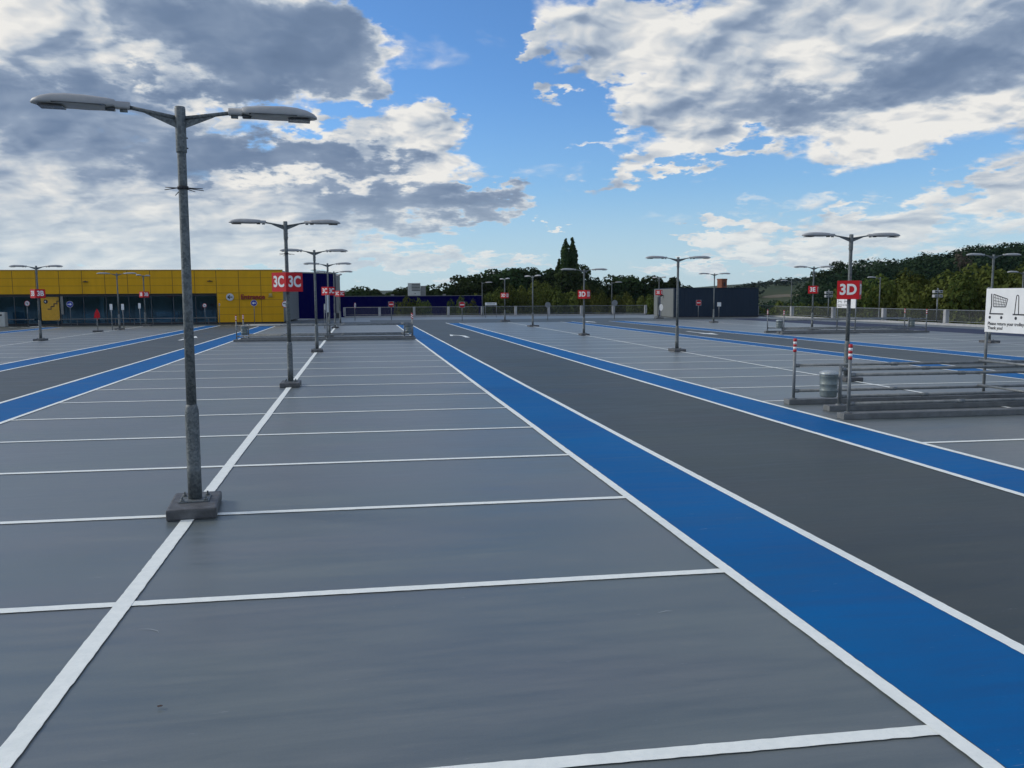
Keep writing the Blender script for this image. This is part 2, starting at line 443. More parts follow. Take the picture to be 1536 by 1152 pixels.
# ------------------------------------------------------------------ street lamps
def head_mesh(sgn):
    """cobra head along x: sections (x, half width, z bottom, z top)"""
    b = bmesh.new(); secs = [(.46, .036, -.038, .036), (.465, .044, -.046, .044), (.59, .044, -.048, .044), (.60, .062, -.030, .060), (.66, .095, -.045, .068), (.74, .125, -.062, .074),
                             (.86, .145, -.064, .080), (1.02, .150, -.062, .082), (1.14, .140, -.060, .070), (1.24, .115, -.058, .042), (1.31, .075, -.056, .004), (1.34, .03, -.052, -.030)]
    rings = []
    for x, w, zb, zt in secs:
        ring = []
        for i in range(16):
            a = 2*math.pi*i/16; cy, sz = math.cos(a), math.sin(a)
            y = w*math.copysign(abs(cy)**.7, cy); zm = zb + (zt-zb)*.22
            z = zm + ((zt-zm)*abs(sz)**.8 if sz > 0 else -(zm-zb)*abs(sz)**.3)
            ring.append(b.verts.new((sgn*x, y, z)))
        rings.append(ring)
    for r1, r2 in zip(rings, rings[1:]):
        for i in range(16):
            j = (i+1) % 16; b.faces.new((r1[i], r1[j], r2[j], r2[i]))
    b.faces.new(rings[0][::-1]); b.faces.new(rings[-1])
    bmesh.ops.recalc_face_normals(b, faces=b.faces[:])
    for f in b.faces: f.smooth = True
    return b

def make_lamp(H=4.13, double=True):
    root = empty('street_lamp')
    mb = MB(); mb.box(-.24, .24, -.42, .36, 0, .115, .022); mb.build('concrete_base', M['dark_base'], root)
    mb = MB(); mb.box(-.15, .15, -.15, .15, .115, .130, .003); pl = mb.build('base_plate', M['galv'], root)
    for sx in (-1, 1):
        for sy in (-1, 1):
            mb = MB(); mb.tube((sx*.115, sy*.115, .125), (sx*.115, sy*.115, .150), .02, n=6); mb.tube((sx*.115, sy*.115, .15), (sx*.115, sy*.115, .175), .009, n=8)
            mb.build('bolt', M['galv'], pl)
    mb = MB(); mb.lathe([(.070, .13), (.070, .42), (.0715, .425), (.0695, .43), (.0695, 1.02), (.068, 1.06), (.060, 1.10), (.052, 1.125)], 24)
    sl = mb.build('pole_sleeve', M['galv'], root)
    mb = MB(); mb.box(-.022, .022, -.074, -.06, .66, .80, .004); mb.build('access_door', M['galv'], sl)
    mb = MB(); mb.lathe([(.051, 1.10), (.048, 2.2), (.043, H-.42), (.042, H-.40)], 20); mb.build('pole', M['galv'], root)
    mb = MB(); mb.lathe([(.050, H-.45), (.052, H-.44), (.052, H-.02), (.047, H), (.03, H+.002)], 20)
    for zc in (H-.40, H-.30):
        for k in range(3):
            a = k*2.094+.4; mb.tube((.05*math.cos(a), .05*math.sin(a), zc), (.066*math.cos(a), .066*math.sin(a), zc), .008, n=6)
    mb.build('pole_cap', M['galv'], root)
    zt = H-.105
    for s in ((-1, 1) if double else (-1,)):
        mb = MB(); mb.tube((s*.04, 0, zt-.005), (s*.50, 0, zt+.075), .021, .019, n=12)
        mb.prism([(s*.048, -.006, zt-.10), (s*.048, -.006, zt-.01), (s*.36, -.006, zt+.04), (s*.30, -.006, zt+.010)], (0, .012, 0))
        mb.build('arm', M['galv'], root)
        b = head_mesh(s)
        ang = s*R(-1.0)
        bmesh.ops.transform(b, matrix=Matrix.Translation((0, 0, zt+.078)) @ Matrix.Rotation(ang, 4, 'Y') @ Matrix.Diagonal((1, 1, .80, 1)), verts=b.verts[:])
        me = bpy.data.meshes.new('lamp_head'); b.to_mesh(me); b.free(); me.materials.append(M['head'])
        hd = link(bpy.data.objects.new('lamp_head', me), root)
        mb = MB(); mb.box(s*1.16-.11, s*1.16+.11, -.085, .085, zt+.027, zt+.040, .004); mb.build('lens', M['head_dark'], hd)
        mb = MB(); mb.box(s*.90-.235, s*.90+.235, -.1510, .1510, zt+.054, zt+.058); mb.build('seam', M['head_dark'], hd)
        mb = MB(); mb.box(s*.52-.035, s*.52+.035, -.014, .014, zt+.020, zt+.046, .004); mb.build('latch', M['galv'], hd)
        mb = MB(); mb.box(s*.64-.045, s*.64+.045, -.03, .03, zt+.026, zt+.060, .010); mb.build('hinge_block', M['head_dark'], hd)
    return root

lampA = make_lamp()
mb = MB(); rr = random.Random(3)
for k in range(7):
    a = k*.9+.2; L = rr.uniform(.13, .23)
    mb.tube((.045*math.cos(a), .045*math.sin(a), 3.33), ((.045+L)*math.cos(a), (.045+L)*math.sin(a), 3.335+rr.uniform(-.06, .015)), .006, .004, n=5)
mb.lathe([(.052, 3.315), (.054, 3.32), (.054, 3.345), (.052, 3.35)], 14)
ties = mb.build('cable_ties', M['black'], lampA)

LG = 'double headed street lamps on the parking deck'
def place_lamp(x, y, H, label, rz=0, wties=False, first=[True]):
    if first[0]: o = lampA; first[0] = False
    else: o = copy_tree(lampA, pick=(None if wties else (lambda ch: not ch.name.startswith('cable_ties'))))
    o.location = (x, y, 0); o.rotation_euler = (0, 0, rz); o.scale = (1, 1, H/4.13)
    tag(o, label, 'street lamp', LG); return o
SKA = math.atan(SK)
A90 = math.pi/2+.1
l1 = place_lamp(-1.75, 8.95, 4.14, 'tallest nearest street lamp with two grey heads, on a dark block in the left foreground', 0, True)
l1.rotation_euler = (0, R(.45), R(5))
place_lamp(-1.74, 21.3, 4.10, 'street lamp carrying the largest red 3C sign, second in its line behind the nearest lamp', 0, True)
place_lamp(-1.72, 34.4, 4.12, 'unsigned street lamp third in line behind the nearest lamp, before the far trolley rails', R(3), True)
place_lamp(-1.68, 47.8, 4.12, 'street lamp carrying the middle sized 3C sign, standing just behind the central trolley shelter', SKA)
place_lamp(-1.70, 60.5, 4.05, 'small distant street lamp behind the central trolley shelter, before the blue wall', SKA)
place_lamp(-1.50, 68.2, 4.02, 'farthest lamp of the central line, heads seen end-on, carrying the smallest 3C sign', A90)
place_lamp(12.45, 19.34, 3.75, 'tall street lamp behind the near trolley rails carrying the large red 3D sign', SKA)
place_lamp(12.45, 30.98, 3.72, 'street lamp without a sign in the middle right rows, standing left of the grey building', SKA)
place_lamp(12.45, 44.8, 3.70, 'street lamp with a small 3D sign in front of the poplar trees', SKA)
place_lamp(12.45, 58.7, 3.68, 'slim distant lamp with end-on heads and no sign, left of the poplar trees', A90+.1)
place_lamp(12.60, 71.2, 3.74, 'most distant lamp by the rear railing with a tiny 3D sign', A90)
place_lamp(-16.75, 47.7, 3.96, 'street lamp at far left with a 3B sign, in front of the yellow stair panel', SKA)
place_lamp(-16.75, 62.5, 3.99, 'street lamp without a sign in front of the glass front, between two white marker posts', SKA)
place_lamp(-16.75, 69.8, 4.03, 'farthest left lamp with end-on heads and a small 3B sign before the glass front', A90-.2)
place_lamp(28.14, 32.7, 3.97, 'street lamp seen behind the big white trolley sign at the right edge', SKA)
place_lamp(28.14, 47.6, 3.96, 'street lamp with a 3E sign rising from the right-hand far trolley shelter', SKA)
place_lamp(28.14, 62.3, 3.94, 'street lamp without a sign in front of the slate building', SKA)
place_lamp(28.14, 74.7, 3.92, 'street lamp with a small 3E sign before the doorway of the grey building', A90)

# single-headed lamps mounted on the fence pillars
single = make_lamp(3.7, False)
for ch in list(single.children):
    if ch.name.startswith('concrete_base') or ch.name.startswith('base_plate'):
        for g in list(ch.children): bpy.data.objects.remove(g)
        bpy.data.objects.remove(ch)
SG = 'single headed lamps along the deck fence'
sing = []
def place_single(x, y, H, rz, label):
    o = single if not sing else copy_tree(single)
    sing.append(o); o.location = (x, y, 0); o.rotation_euler = (0, 0, rz); o.scale = (.85, 1, H/3.7)
    o.name = 'fence_lamp' if len(sing) == 1 else 'fence_lamp.%03d' % (len(sing)-1)
    tag(o, label, 'street lamp', SG)
place_single(13.40, 90.0, 3.75, math.pi-.2, 'single headed lamp on the rear fence at the end of the low blue building')
place_single(28.05, 89.3, 3.72, math.pi-.2, 'single headed lamp on the rear fence left of the grey building')
place_single(40.65, 72.6, 3.55, 0, 'single headed lamp on the right fence just right of the slate building')
place_single(40.65, 59.0, 3.55, 0, 'single headed lamp on the right fence right of the 3D sign, before bushes')
place_single(40.65, 44.7, 3.55, 0, 'single headed lamp on the right fence cut by the right edge of the photo')

# ------------------------------------------------------------------ zone signs: four red panels round the pole, corners towards the lanes
FACE = .53; SH = .47
def zone_sign(x, y, z0, code, label, s=1.0):
    rz = R(51 if code in ('3D', '3E') else 45)
    root = empty('zone_sign', (x, y, z0), 0, label, 'zone sign', 'red zone signs on the lamps')
    h = FACE*s/2
    for k in range(4):
        Mx = Matrix.Rotation(rz + k*math.pi/2, 4, 'Z')
        mb = MB(); mb.box(-h+.004, h-.004, -h, -h+.006, 0, SH*s, 0, M=Mx)
        pn = mb.build('panel', M['red'], root)
        me = text_mesh(code, .37*s, .012*s, .002)
        me.transform(Mx @ Matrix.Translation((0, -h-.004, SH*s*.5)) @ Matrix.Rotation(math.pi/2, 4, 'X') @ Matrix.Diagonal((.90, 1, 1, 1)))
        me.materials.append(M['white']); link(bpy.data.objects.new('lettering', me), pn)
    mb = MB()
    for zz in (.12*s, .40*s):
        mb.box(-h*.98, h*.98, -.012, .012, zz, zz+.03, M=Matrix.Rotation(rz, 4, 'Z')); mb.box(-.012, .012, -h*.98, h*.98, zz+.035, zz+.06, M=Matrix.Rotation(rz, 4, 'Z'))
    mb.build('bracket', M['galv'], root)
    return root
zone_sign(-1.74, 21.3, 2.37, '3C', 'largest red 3C sign, two faces visible, on the second lamp of the central line')
zone_sign(-1.68, 47.8, 2.33, '3C', 'middle sized red 3C sign in front of the deep blue wall')
zone_sign(-1.50, 68.2, 2.26, '3C', 'smallest and rearmost red 3C sign, at the edge of the blue wall')
zone_sign(12.45, 19.34, 2.10, '3D', 'large red 3D sign above the white board of the far trolley shelter')
zone_sign(12.45, 44.8, 2.06, '3D', 'small red 3D sign on the lamp before the poplar trees')
zone_sign(12.60, 71.2, 2.04, '3D', 'tiny red 3D sign above the rear railing beside the white board')
zone_sign(-16.75, 47.7, 2.26, '3B', 'red 3B sign at far left in front of the yellow fascia and stair panel')
zone_sign(-16.75, 69.8, 2.28, '3B', 'small red 3B sign before the middle of the glass front')
zone_sign(28.14, 47.6, 2.28, '3E', 'red 3E sign on the lamp before the pale stubble field')
zone_sign(28.14, 74.7, 2.24, '3E', 'tiny red 3E sign on the pale end of the grey building')

# ------------------------------------------------------------------ trolley shelters (railed pens)
def banded_post(x, y, name, root, z1=1.33):
    mb = MB(); mb.tube((x, y, .12), (x, y, z1-.25), .030, n=14); mb.lathe([(.07, .115), (.07, .125), (.05, .128)], 12, x=x, y=y)
    p_ = mb.build('post', M['tube'], root)
    mb = MB(); z = z1-.26
    for i, m_ in enumerate((0, 1, 0, 1, 0)):
        dz = .26/5; mb.tube((x, y, z), (x, y, z+dz-.0002), .035, n=14, mat=m_); z += dz
    mb.lathe([(.035, z), (.034, z+.008), (.02, z+.014)], 14, mat=0, x=x, y=y)
    mb.build('reflective_cap', [M['refl_red'], M['refl_white']], p_)
def pen(cx, cy, L, W, label, bins):
    """pen along x; rails at y=+W/2, 0, -W/2"""
    root = empty('trolley_shelter', (cx, cy, 0), SKA, label, 'trolley shelter', 'railed trolley shelters in the parking rows')
    h = L/2
    for y in (W/2, 0, -W/2):
        inset = .30 if y else .05
        mb = MB(); mb.box(-h-.15+(.30 if y == 0 else 0), h+.15-(.30 if y == 0 else 0), y-.12, y+.12, 0, .105, .010)
        mb.build('kerb', M['kerb'], root)
        mb = MB()
        for z in (.79, .27):
            hh = h if y else h-.42
            mb.tube((-hh, y, z), (hh, y, z), .030, n=12)
            for xx in np.arange(-h+2.2, h, 3.1): mb.tube((xx-.07, y, z), (xx+.07, y, z), .037, n=12)
            for e in (-1, 1): mb.tube((e*(hh-.02), y, z), (e*(hh-.10), y, z), .038, n=12)
        mb.build('rail', M['tube'], root)
    for e in (-1, 1):
        hb = h-.42
        banded_post(e*h, W/2, 'post', root); banded_post(e*h, -W/2, 'post', root)
        mb = MB(); mb.tube((e*hb, 0, .0), (e*hb, 0, .86), .034, n=14); mb.lathe([(.075, .0), (.075, .125), (.05, .13)], 12, x=e*hb); mb.build('bin_post', M['tube'], root)
    mb = MB()
    for z in (.79, .27): mb.tube((0.02, W/2, z+.04), (0.02, -W/2, z+.04), .026, n=10)
    mb.build('cross_brace', M['tube'], root)
    return root
def litter_bin(x, y, label):
    root = empty('litter_bin', (x, y, .28), 0, label, 'litter bin', 'galvanised litter bins hung on the shelter rails')
    mb = MB(); mb.lathe([(.135, 0), (.155, .015), (.158, .03), (.160, .12), (.164, .125), (.164, .135), (.160, .14), (.162, .24), (.166, .245), (.166, .255), (.162, .26), (.164, .38), (.170, .39), (.170, .41), (.166, .42)], 28)
    bd = mb.build('bin_body', M['bin'], root)
    mb = MB(); mb.lathe([(.172, .425), (.178, .43), (.178, .455), (.165, .475), (.12, .495), (.05, .505)], 28); mb.build('bin_lid', M['bin_lid'], root)
    mb = MB(); mb.box(.155, .20, -.05, .05, .34, .38, .004); mb.box(.155, .20, -.05, .05, .08, .12, .004); build_each(mb, 'bin_bracket', M['tube'], root)
    return root
def trolley_sign(x, y, W, label, zb=1.42, zt=2.33):
    """white board across the pen, face towards -x"""
    root = empty('trolley_sign', (x, y, 0), SKA, label, 'trolley sign', 'white boards over the trolley shelters')
    h = W/2
    for s in (-1, 1):
        mb = MB(); mb.tube((0.03, s*h, .0), (0.03, s*h, zt+.03), .030, n=12); mb.lathe([(.07, 0), (.07, .12), (.045, .125)], 12, x=.03, y=s*h); mb.build('post', M['tube'], root)
    mb = MB(); mb.box(-.012, -.002, -h-.02, h+.02, zb, zt, .003)
    bd = mb.build('board', M['white'], root)
    X = -.0155
    # print: u runs along reading direction (towards -y), v up, origin board centre
    def P(u, v): return (X, -u, (zb+zt)/2+v)
    mb = MB()
    def seg(a, b, w):
        a, b = Vector((*a, 0)), Vector((*b, 0)); d = (b-a).normalized(); n = Vector((-d.y, d.x, 0))*w/2
        q = [a-n, b-n, b+n, a+n]; mb.prism([P(v.x, v.y) for v in q], (.003, 0, 0))
    def circ(c, r):
        mb.tube(P(*c), (X+.003, -c[0], (zb+zt)/2+c[1]), r, n=18)
    u0 = -h+.10
    # shopping trolley
    seg((u0+.04, .345), (u0+.055, .10), .030); seg((u0+.055, .10), (u0+.02, -.065), .030); seg((u0, -.07), (u0+.40, -.07), .028)
    circ((u0+.02, -.145), .032); circ((u0+.35, -.145), .032)
    A, B, Cc, D = (u0+.10, .335), (u0+.50, .235), (u0+.455, .075), (u0+.115, .075)
    for a, b in ((A, B), (B, Cc), (Cc, D), (D, A)): seg(a, b, .018)
    for k in range(1, 4):
        t_ = k/4; seg((A[0]+(D[0]-A[0])*t_, A[1]+(D[1]-A[1])*t_), (B[0]+(Cc[0]-B[0])*t_, B[1]+(Cc[1]-B[1])*t_), .009)
    for k in range(1, 8):
        t_ = k/8; seg((A[0]+(B[0]-A[0])*t_, A[1]+(B[1]-A[1])*t_), (D[0]+(Cc[0]-D[0])*t_, D[1]), .009)
    # flatbed trolley
    u1 = u0+.66
    seg((u1+.05, -.07), (u1+.075, .27), .020); seg((u1+.155, -.07), (u1+.14, .27), .020)
    for k in range(6):
        a0, a1 = math.pi*k/6, math.pi*(k+1)/6
        seg((u1+.1075+.0325*math.cos(a0), .27+.045*math.sin(a0)), (u1+.1075+.0325*math.cos(a1), .27+.045*math.sin(a1)), .018)
    seg((u1, -.075), (u1+.62, -.075), .028); circ((u1+.09, -.150), .032); circ((u1+.53, -.150), .032)
    mb.build('pictogram', M['ink'], bd)
    ms = [('Please return your trolley here.', -.275), ('Thank you!', -.365)]
    for txt, v in ms:
        me = text_mesh(txt, .105, .0012, .0012, 'LEFT')
        me.transform(Matrix.Translation(P(-h+.07, v)) @ Matrix.Rotation(-math.pi/2, 4, 'Z') @ Matrix.Rotation(math.pi/2, 4, 'X') @ Matrix.Scale(.92, 4))
        me.materials.append(M['ink']); link(bpy.data.objects.new('lettering', me), bd)
    return root
pen(12.77, 14.12, 8.25, 2.05, 'nearest railed trolley shelter with three kerbs, cut by the right edge', 1)
litter_bin(8.78, 14.20, 'pale galvanised litter bin on the near end of the nearest trolley shelter')
trolley_sign(13.0, 14.22, 2.10, 'large white trolley return board at the right edge with trolley drawings')
pen(27.95, 43.6, 8.75, 2.05, 'far right trolley shelter in front of the right fence, seen beyond the 3D lamp', 2)
litter_bin(23.80, 43.77, 'litter bin on the left end of the far right trolley shelter')
litter_bin(32.10, 43.43, 'litter bin on the right end of the far right trolley shelter').rotation_euler = (0, 0, math.pi)
trolley_sign(27.9, 43.6, 1.95, 'small white trolley return board mostly hidden behind the 3D sign')
pen(-1.66, 44.4, 8.9, 2.0, 'long trolley shelter crossing the central rows below the 3C signs', 2)
litter_bin(-5.90, 44.57, 'litter bin on the left end of the central trolley shelter')
litter_bin(2.58, 44.22, 'litter bin on the right end of the central trolley shelter').rotation_euler = (0, 0, math.pi)
trolley_sign(-1.63, 44.4, 1.9, 'trolley board of the central shelter seen edge-on below a 3C sign')

# ------------------------------------------------------------------ small road signs
def post_sign(kind, x, y, ztop, r, label, rz=0, cat='road sign', group='road signs on thin grey posts', face_back=False):
    root = empty('road_sign', (x, y, 0), rz, label, cat, group)
    mb = MB(); mb.tube((0, .025, 0), (0, .025, ztop-.02), .030, n=10); mb.lathe([(.06, 0), (.06, .02), (.035, .03)], 10, y=.025); mb.build('post', M['tube'], root)
    zc = ztop-r
    mb = MB()
    if kind == 'noentry':
        mb.box(-r, r, -.012, -.004, zc-r, zc+r, .002); pl = mb.build('back_plate', M['sign_grey'], root)
        mb = MB(); disc(mb, (0, -.016, zc), r*.93, 'y', 32, .006); fc = mb.build('red_disc', M['red'], root)
        mb = MB(); mb.box(-r*.70, r*.70, -.026, -.020, zc-r*.17, zc+r*.17); mb.build('white_bar', M['white'], fc)
    elif kind == 'blue':
        disc(mb, (0, -.008, zc), r, 'y', 32, .008); pl = mb.build('back_plate', M['white'], root)
        mb = MB(); disc(mb, (0, -.016, zc), r*.93, 'y', 32, .006); fc = mb.build('blue_disc', M['sign_blue'], root)
        d = 1 if face_back else -1
        mb = MB(); mb.prism([(d*r*.65, -.024, zc), (d*r*.05, -.024, zc+r*.42), (d*r*.05, -.024, zc+r*.14), (-d*r*.62, -.024, zc+r*.14), (-d*r*.62, -.024, zc-r*.14), (d*r*.05, -.024, zc-r*.14), (d*r*.05, -.024, zc-r*.42)], (0, .003, 0))
        mb.build('arrow', M['white'], fc)
    elif kind == 'back':
        disc(mb, (0, -.002, zc), r, 'y', 32, .008); mb.box(-.03, .03, -.02, -.006, zc-r*.4, zc+r*.4); mb.build('back_plate', M['sign_grey'], root)
    elif kind == 'noturn':
        disc(mb, (0, -.008, zc), r, 'y', 32, .008); pl = mb.build('rim', M['red'], root)
        mb = MB(); disc(mb, (0, -.016, zc), r*.84, 'y', 32, .006); fc = mb.build('white_disc', M['white'], root)
        mb = MB(); mb.prism([(-.10*r/.3, -.024, zc+.13*r/.3), (-.20*r/.3, -.024, zc+.05*r/.3), (-.10*r/.3, -.024, zc-.02*r/.3), (-.10*r/.3, -.024, zc+.02*r/.3), (.03*r/.3, -.024, zc+.0), (.03*r/.3, -.024, zc-.19*r/.3), (.10*r/.3, -.024, zc-.19*r/.3), (.10*r/.3, -.024, zc+.07*r/.3), (-.10*r/.3, -.024, zc+.09*r/.3)], (0, .003, 0))
        mb.build('arrow', M['ink'], fc)
    elif kind == 'white':
        mb.box(-r, r, -.012, -.004, zc-r, zc+r, .002); mb.build('plate', M['white'], root)
    elif kind == 'strip':
        mb.box(-.09, .09, -.015, -.006, zc-.0, zc+.42, .01); mb.build('plate', M['white'], root)
    return root
post_sign('noentry', 3.04, 79.3, 1.78, .28, 'red no entry sign, left one of the two before the low blue wall')
post_sign('noentry', 9.11, 73.5, 1.75, .28, 'red no entry sign, right one of the two before the low blue wall')
post_sign('noentry', 32.04, 74.4, 1.76, .28, 'red no entry sign in front of the slate building')
post_sign('white', 34.6, 75.4, 1.50, .20, 'small square white plate on a post in front of the slate building')
post_sign('back', 17.0, 73.5, 1.66, .26, 'grey back of a round sign on a white post left of the small 3D sign')
post_sign('back', 23.66, 74.4, 1.80, .28, 'grey back of a round sign right of the poplar trees by the rear fence')
post_sign('noturn', -.36, 79.0, 1.70, .28, 'round sign seen nearly edge-on before the start of the low blue wall', rz=R(72))
post_sign('blue', -8.68, 72.2, 2.02, .26, 'round blue arrow sign on a post under the Entrance lettering')
post_sign('blue', -23.22, 72.8, 2.02, .26, 'round blue arrow sign before the left part of the glass front', face_back=True)
post_sign('noturn', -6.10, 71.9, 1.95, .30, 'round white no left turn sign at the yellow building corner')
post_sign('noturn', -12.64, 72.2, 1.76, .17, 'small round sign on a grey post near the right end of the glass front')
post_sign('noturn', -11.49, 72.3, 1.80, .14, 'slim post with small sign where the glass front meets the yellow wall', rz=R(70))
post_sign('noturn', -26.49, 73.0, 2.07, .22, 'small round sign on a grey post left of the yellow stair panel', rz=R(50))
post_sign('strip', -17.05, 61.8, 1.83, .42, 'narrow white marker plate on a post, left of the unsigned lamp by the glass front', cat='marker post', group='white marker posts by the glass front')
post_sign('strip', -16.32, 61.9, 1.83, .42, 'narrow white marker plate on a post, right of the unsigned lamp by the glass front', cat='marker post', group='white marker posts by the glass front')
post_sign('strip', -16.95, 69.0, 1.83, .42, 'narrow white marker plate beside the small 3B lamp', cat='marker post', group='white marker posts by the glass front')
for (x, y, lb_) in ((-2.41, 60.5, 'thin grey marker post left of the central shelter board, before the blue wall'), (-1.82, 64.5, 'thin grey marker post with a white cap between the distant 3C lamps')):
    post_sign('strip', x, y, 1.75, .42, lb_, rz=R(80), cat='marker post', group='thin marker posts beyond the central shelter')
# red folded banner sign on a heavy foot
root = empty('folded_sign', (-17.09, 58.7, 0), R(8), 'small folded red sign on a short post in the left parking rows', 'sign')
mb = MB(); mb.box(-.30, .30, -.22, .22, 0, .12, .02); mb.build('foot', M['dark_base'], root)
mb = MB(); mb.tube((0, 0, .12), (0, 0, 1.45), .025, n=10); mb.build('post', M['tube'], root)
mb = MB()
mb.prism([(-.20, -.035, .92), (.18, -.035, .95), (.15, -.035, 1.25), (.02, -.035, 1.55), (-.12, -.035, 1.30)], (0, .02, 0))
mb.prism([(0, -.04, .80), (.02, .16, .92), (.02, .12, 1.3), (0, -.04, 1.5)], (.02, 0, 0)); mb.build('sign_plate', M['red'], root)
# white notice board on two legs by the rear fence
root = empty('notice_board', (13.5, 84.6, 0), SKA, 'low white notice board on two thin legs by the rear fence', 'notice board')
for s in (-1, 1):
    mb = MB(); mb.tube((s*.58, 0, 0), (s*.58, 0, 1.57), .022, n=8); mb.build('leg', M['tube'], root)
mb = MB(); mb.box(-.60, .60, -.04, -.02, 1.28, 1.56, .004); bd = mb.build('board', M['white'], root)
mb = MB(); mb.box(-.42, .42, -.046, -.0415, 1.39, 1.46); mb.build('print', M['sign_grey'], bd)

# convex mirror by the grey building doorway
root = empty('convex_mirror', (28.73, 75.6, 0), R(-40), 'small oval white mirror on a post by the doorway of the grey building', 'mirror')
mb = MB(); mb.tube((0, 0, 0), (0, 0, 1.0), .025, n=8); mb.build('post', M['tube'], root)
mb = MB(); mb.lathe([(.02, -.05), (.15, -.035), (.24, 0), (.25, .02)], 24)
o = mb.build('mirror_face', M['white'], root); o.rotation_euler = (R(90), 0, 0); o.location = (0, -.03, 1.05); o.scale = (.8, 1.3, 1)

# tall speaker/flood clusters on the right fence
def cluster(x, y, label):
    root = empty('floodlight_post', (x, y, 0), 0, label, 'floodlight', 'floodlight clusters on the right fence')
    mb = MB(); mb.tube((0, 0, .3), (0, 0, 2.62), .045, n=10); mb.build('post', M['tube'], root)
    mb = MB(); mb.tube((-.32, 0, 2.35), (.32, 0, 2.35), .02, n=8); mb.tube((-.32, 0, 2.05), (.32, 0, 2.05), .02, n=8); mb.build('crossbar', M['tube'], root)
    for dx in (-.22, .16):
        for dz in (1.96, 2.26):
            mb = MB(); mb.box(dx-.14, dx+.14, -.16, .10, dz, dz+.20, .02); f = mb.build('floodlight', M['head'], root)
            mb = MB(); mb.box(dx-.09, dx+.09, -.168, -.161, dz+.06, dz+.14); mb.build('lens', M['head_dark'], f)
    return root
cluster(40.15, 65.4, 'cluster of pale boxy floodlights on a post between the 3E and 3D signs')
cluster(40.15, 51.7, 'cluster of pale boxy floodlights on a post left of the big white trolley board')

# ------------------------------------------------------------------ fences
def fence(a, b, npan, label, skip=(), first_pillar=True, h=1.08, tall_skip=()):
    a, b = Vector((*a, 0)), Vector((*b, 0)); d = b-a; L = d.length; rz = math.atan2(d.y, d.x)
    root = empty('railing_fence', a, rz, label, 'fence')
    mb = MB(); mb.box(0, L, -.12, .12, 0, .16, .01); mb.build('upstand', M['pillar'], root)
    mb = MB(); mb.tube((0, 0, h), (L, 0, h), .028, n=8); mb.tube((0, 0, .28), (L, 0, .28), .02, n=8); mb.build('rail', M['tube'], root)
    st = L/npan
    for k in range(npan):
        mb = MB(); mb.poly([(k*st+.12, 0, .29), ((k+1)*st-.12, 0, .29), ((k+1)*st-.12, 0, h-.03), (k*st+.12, 0, h-.03)]); mb.build('mesh_panel', M['mesh'], root)
    for k in range(npan+1):
        mb = MB(); mb.box(k*st-.13, k*st+.13, -.15, .15, .16, h+.03, .02); mb.build('pillar', M['pillar'], root)
    return root
fence((-1.54, 91.06), (32.2, 89.7), 9, 'mesh railing with pale pillars along the rear edge of the deck')
fence((40.6, 79.3), (40.6, 2.3), 11, 'mesh railing with pale pillars along the right edge of the deck')

# ------------------------------------------------------------------ yellow building
YB = empty('yellow_building', (-6.4, 73.25, 0), SKA, 'low yellow clad store building with a dark glass front at the left', 'building')
# local frame: x from 0 leftwards (negative), y into the building
D = 13.0; XL = -52.0; TOP = 4.52; LINT = 2.60; GX = -5.42
mb = MB(); mb.box(XL, 0, 0, .35, LINT, TOP, .0); mb.box(GX, 0, 0, .35, .14, LINT-.004, 0); mb.build('front_cladding', M['yellow'], YB)
mb = MB(); mb.box(-.35, -.003, .352, D, .14, TOP-.02); mb.box(XL, XL+.3, .352, D, .14, TOP-.02); mb.box(XL, 0, D, D+.3, .14, TOP-.02); mb.build('side_wall', M['palegrey'], YB)
mb = MB(); mb.box(XL+.3, -.36, .36, D-.01, TOP-.42, TOP-.12); mb.build('roof', M['trim'], YB)
mb = MB(); mb.box(XL, .03, -.035, .4, TOP+.003, TOP+.07, .01); mb.build('roof_edge', simple('yellow_coping', (.36, .21, .03), .5), YB)
mb = MB(); mb.box(GX+.01, -.01, .05, .33, 0, .138); mb.build('plinth', M['darkgap'], YB)
mb = MB()
joints = [-5.45, -3.62, -1.80] + [-7.2-1.79*k for k in range(0, 24)]
for xj in joints: mb.box(xj-.02, xj+.02, -.006, -.001, (.15 if xj > GX-.1 else LINT+.01), TOP-.01)
for zj in (3.26, 3.90): mb.box(XL, 0, -.0055, -.001, zj-.010, zj+.010)
for zj in (.80, 1.42, 2.04, 2.62): mb.box(GX, 0, -.0055, -.001, zj-.010, zj+.010)
mb.build('panel_joints', simple('dark_joint', (.12, .07, .01), .7), YB)  # thin dark strips laid along the panel joints
# glazed front
mb = MB(); mb.box(XL, GX-.02, .22, .30, LINT-.22, LINT-.006); mb.box(XL, GX-.02, .24, .30, .0, .12); mb.build('window_head', M['darkgap'], YB)
wi = 0
xs = [GX-.05-1.79*k for k in range(0, 14)]
for k in range(len(xs)-1):
    x1, x0 = xs[k], xs[k+1]
    if k in (7,): continue      # the open entrance with the stair panel
    mb = MB(); mb.box(x0, x0+.05, .20, .30, .12, LINT-.22); mb.box(x0+.05, x1, .20, .30, .12, .18); f = mb.build('window', simple('window_frame', (.05, .06, .07), .4) if wi == 0 else bpy.data.materials['window_frame'], YB)
    mb = MB(); mb.poly([(x0+.05, .25, .18), (x1, .25, .18), (x1, .25, LINT-.22), (x0+.05, .25, LINT-.22)]); mb.build('pane', M['glass'], f); wi += 1
mb = MB(); mb.box(XL+3, xs[-1]-.02, .20, .30, .12, LINT-.22); mb.build('dark_panel', M['darkgap'], YB)
mb = MB(); mb.box(XL+.3, GX-.02, 5.2, 5.3, .02, 3.9); mb.build('interior_wall', M['inside'], YB)
mb = MB(); mb.box(XL+.3, GX+.2, .32, 5.19, .005, .02); mb.build('interior_floor', M['inside_floor'], YB)
mb = MB()
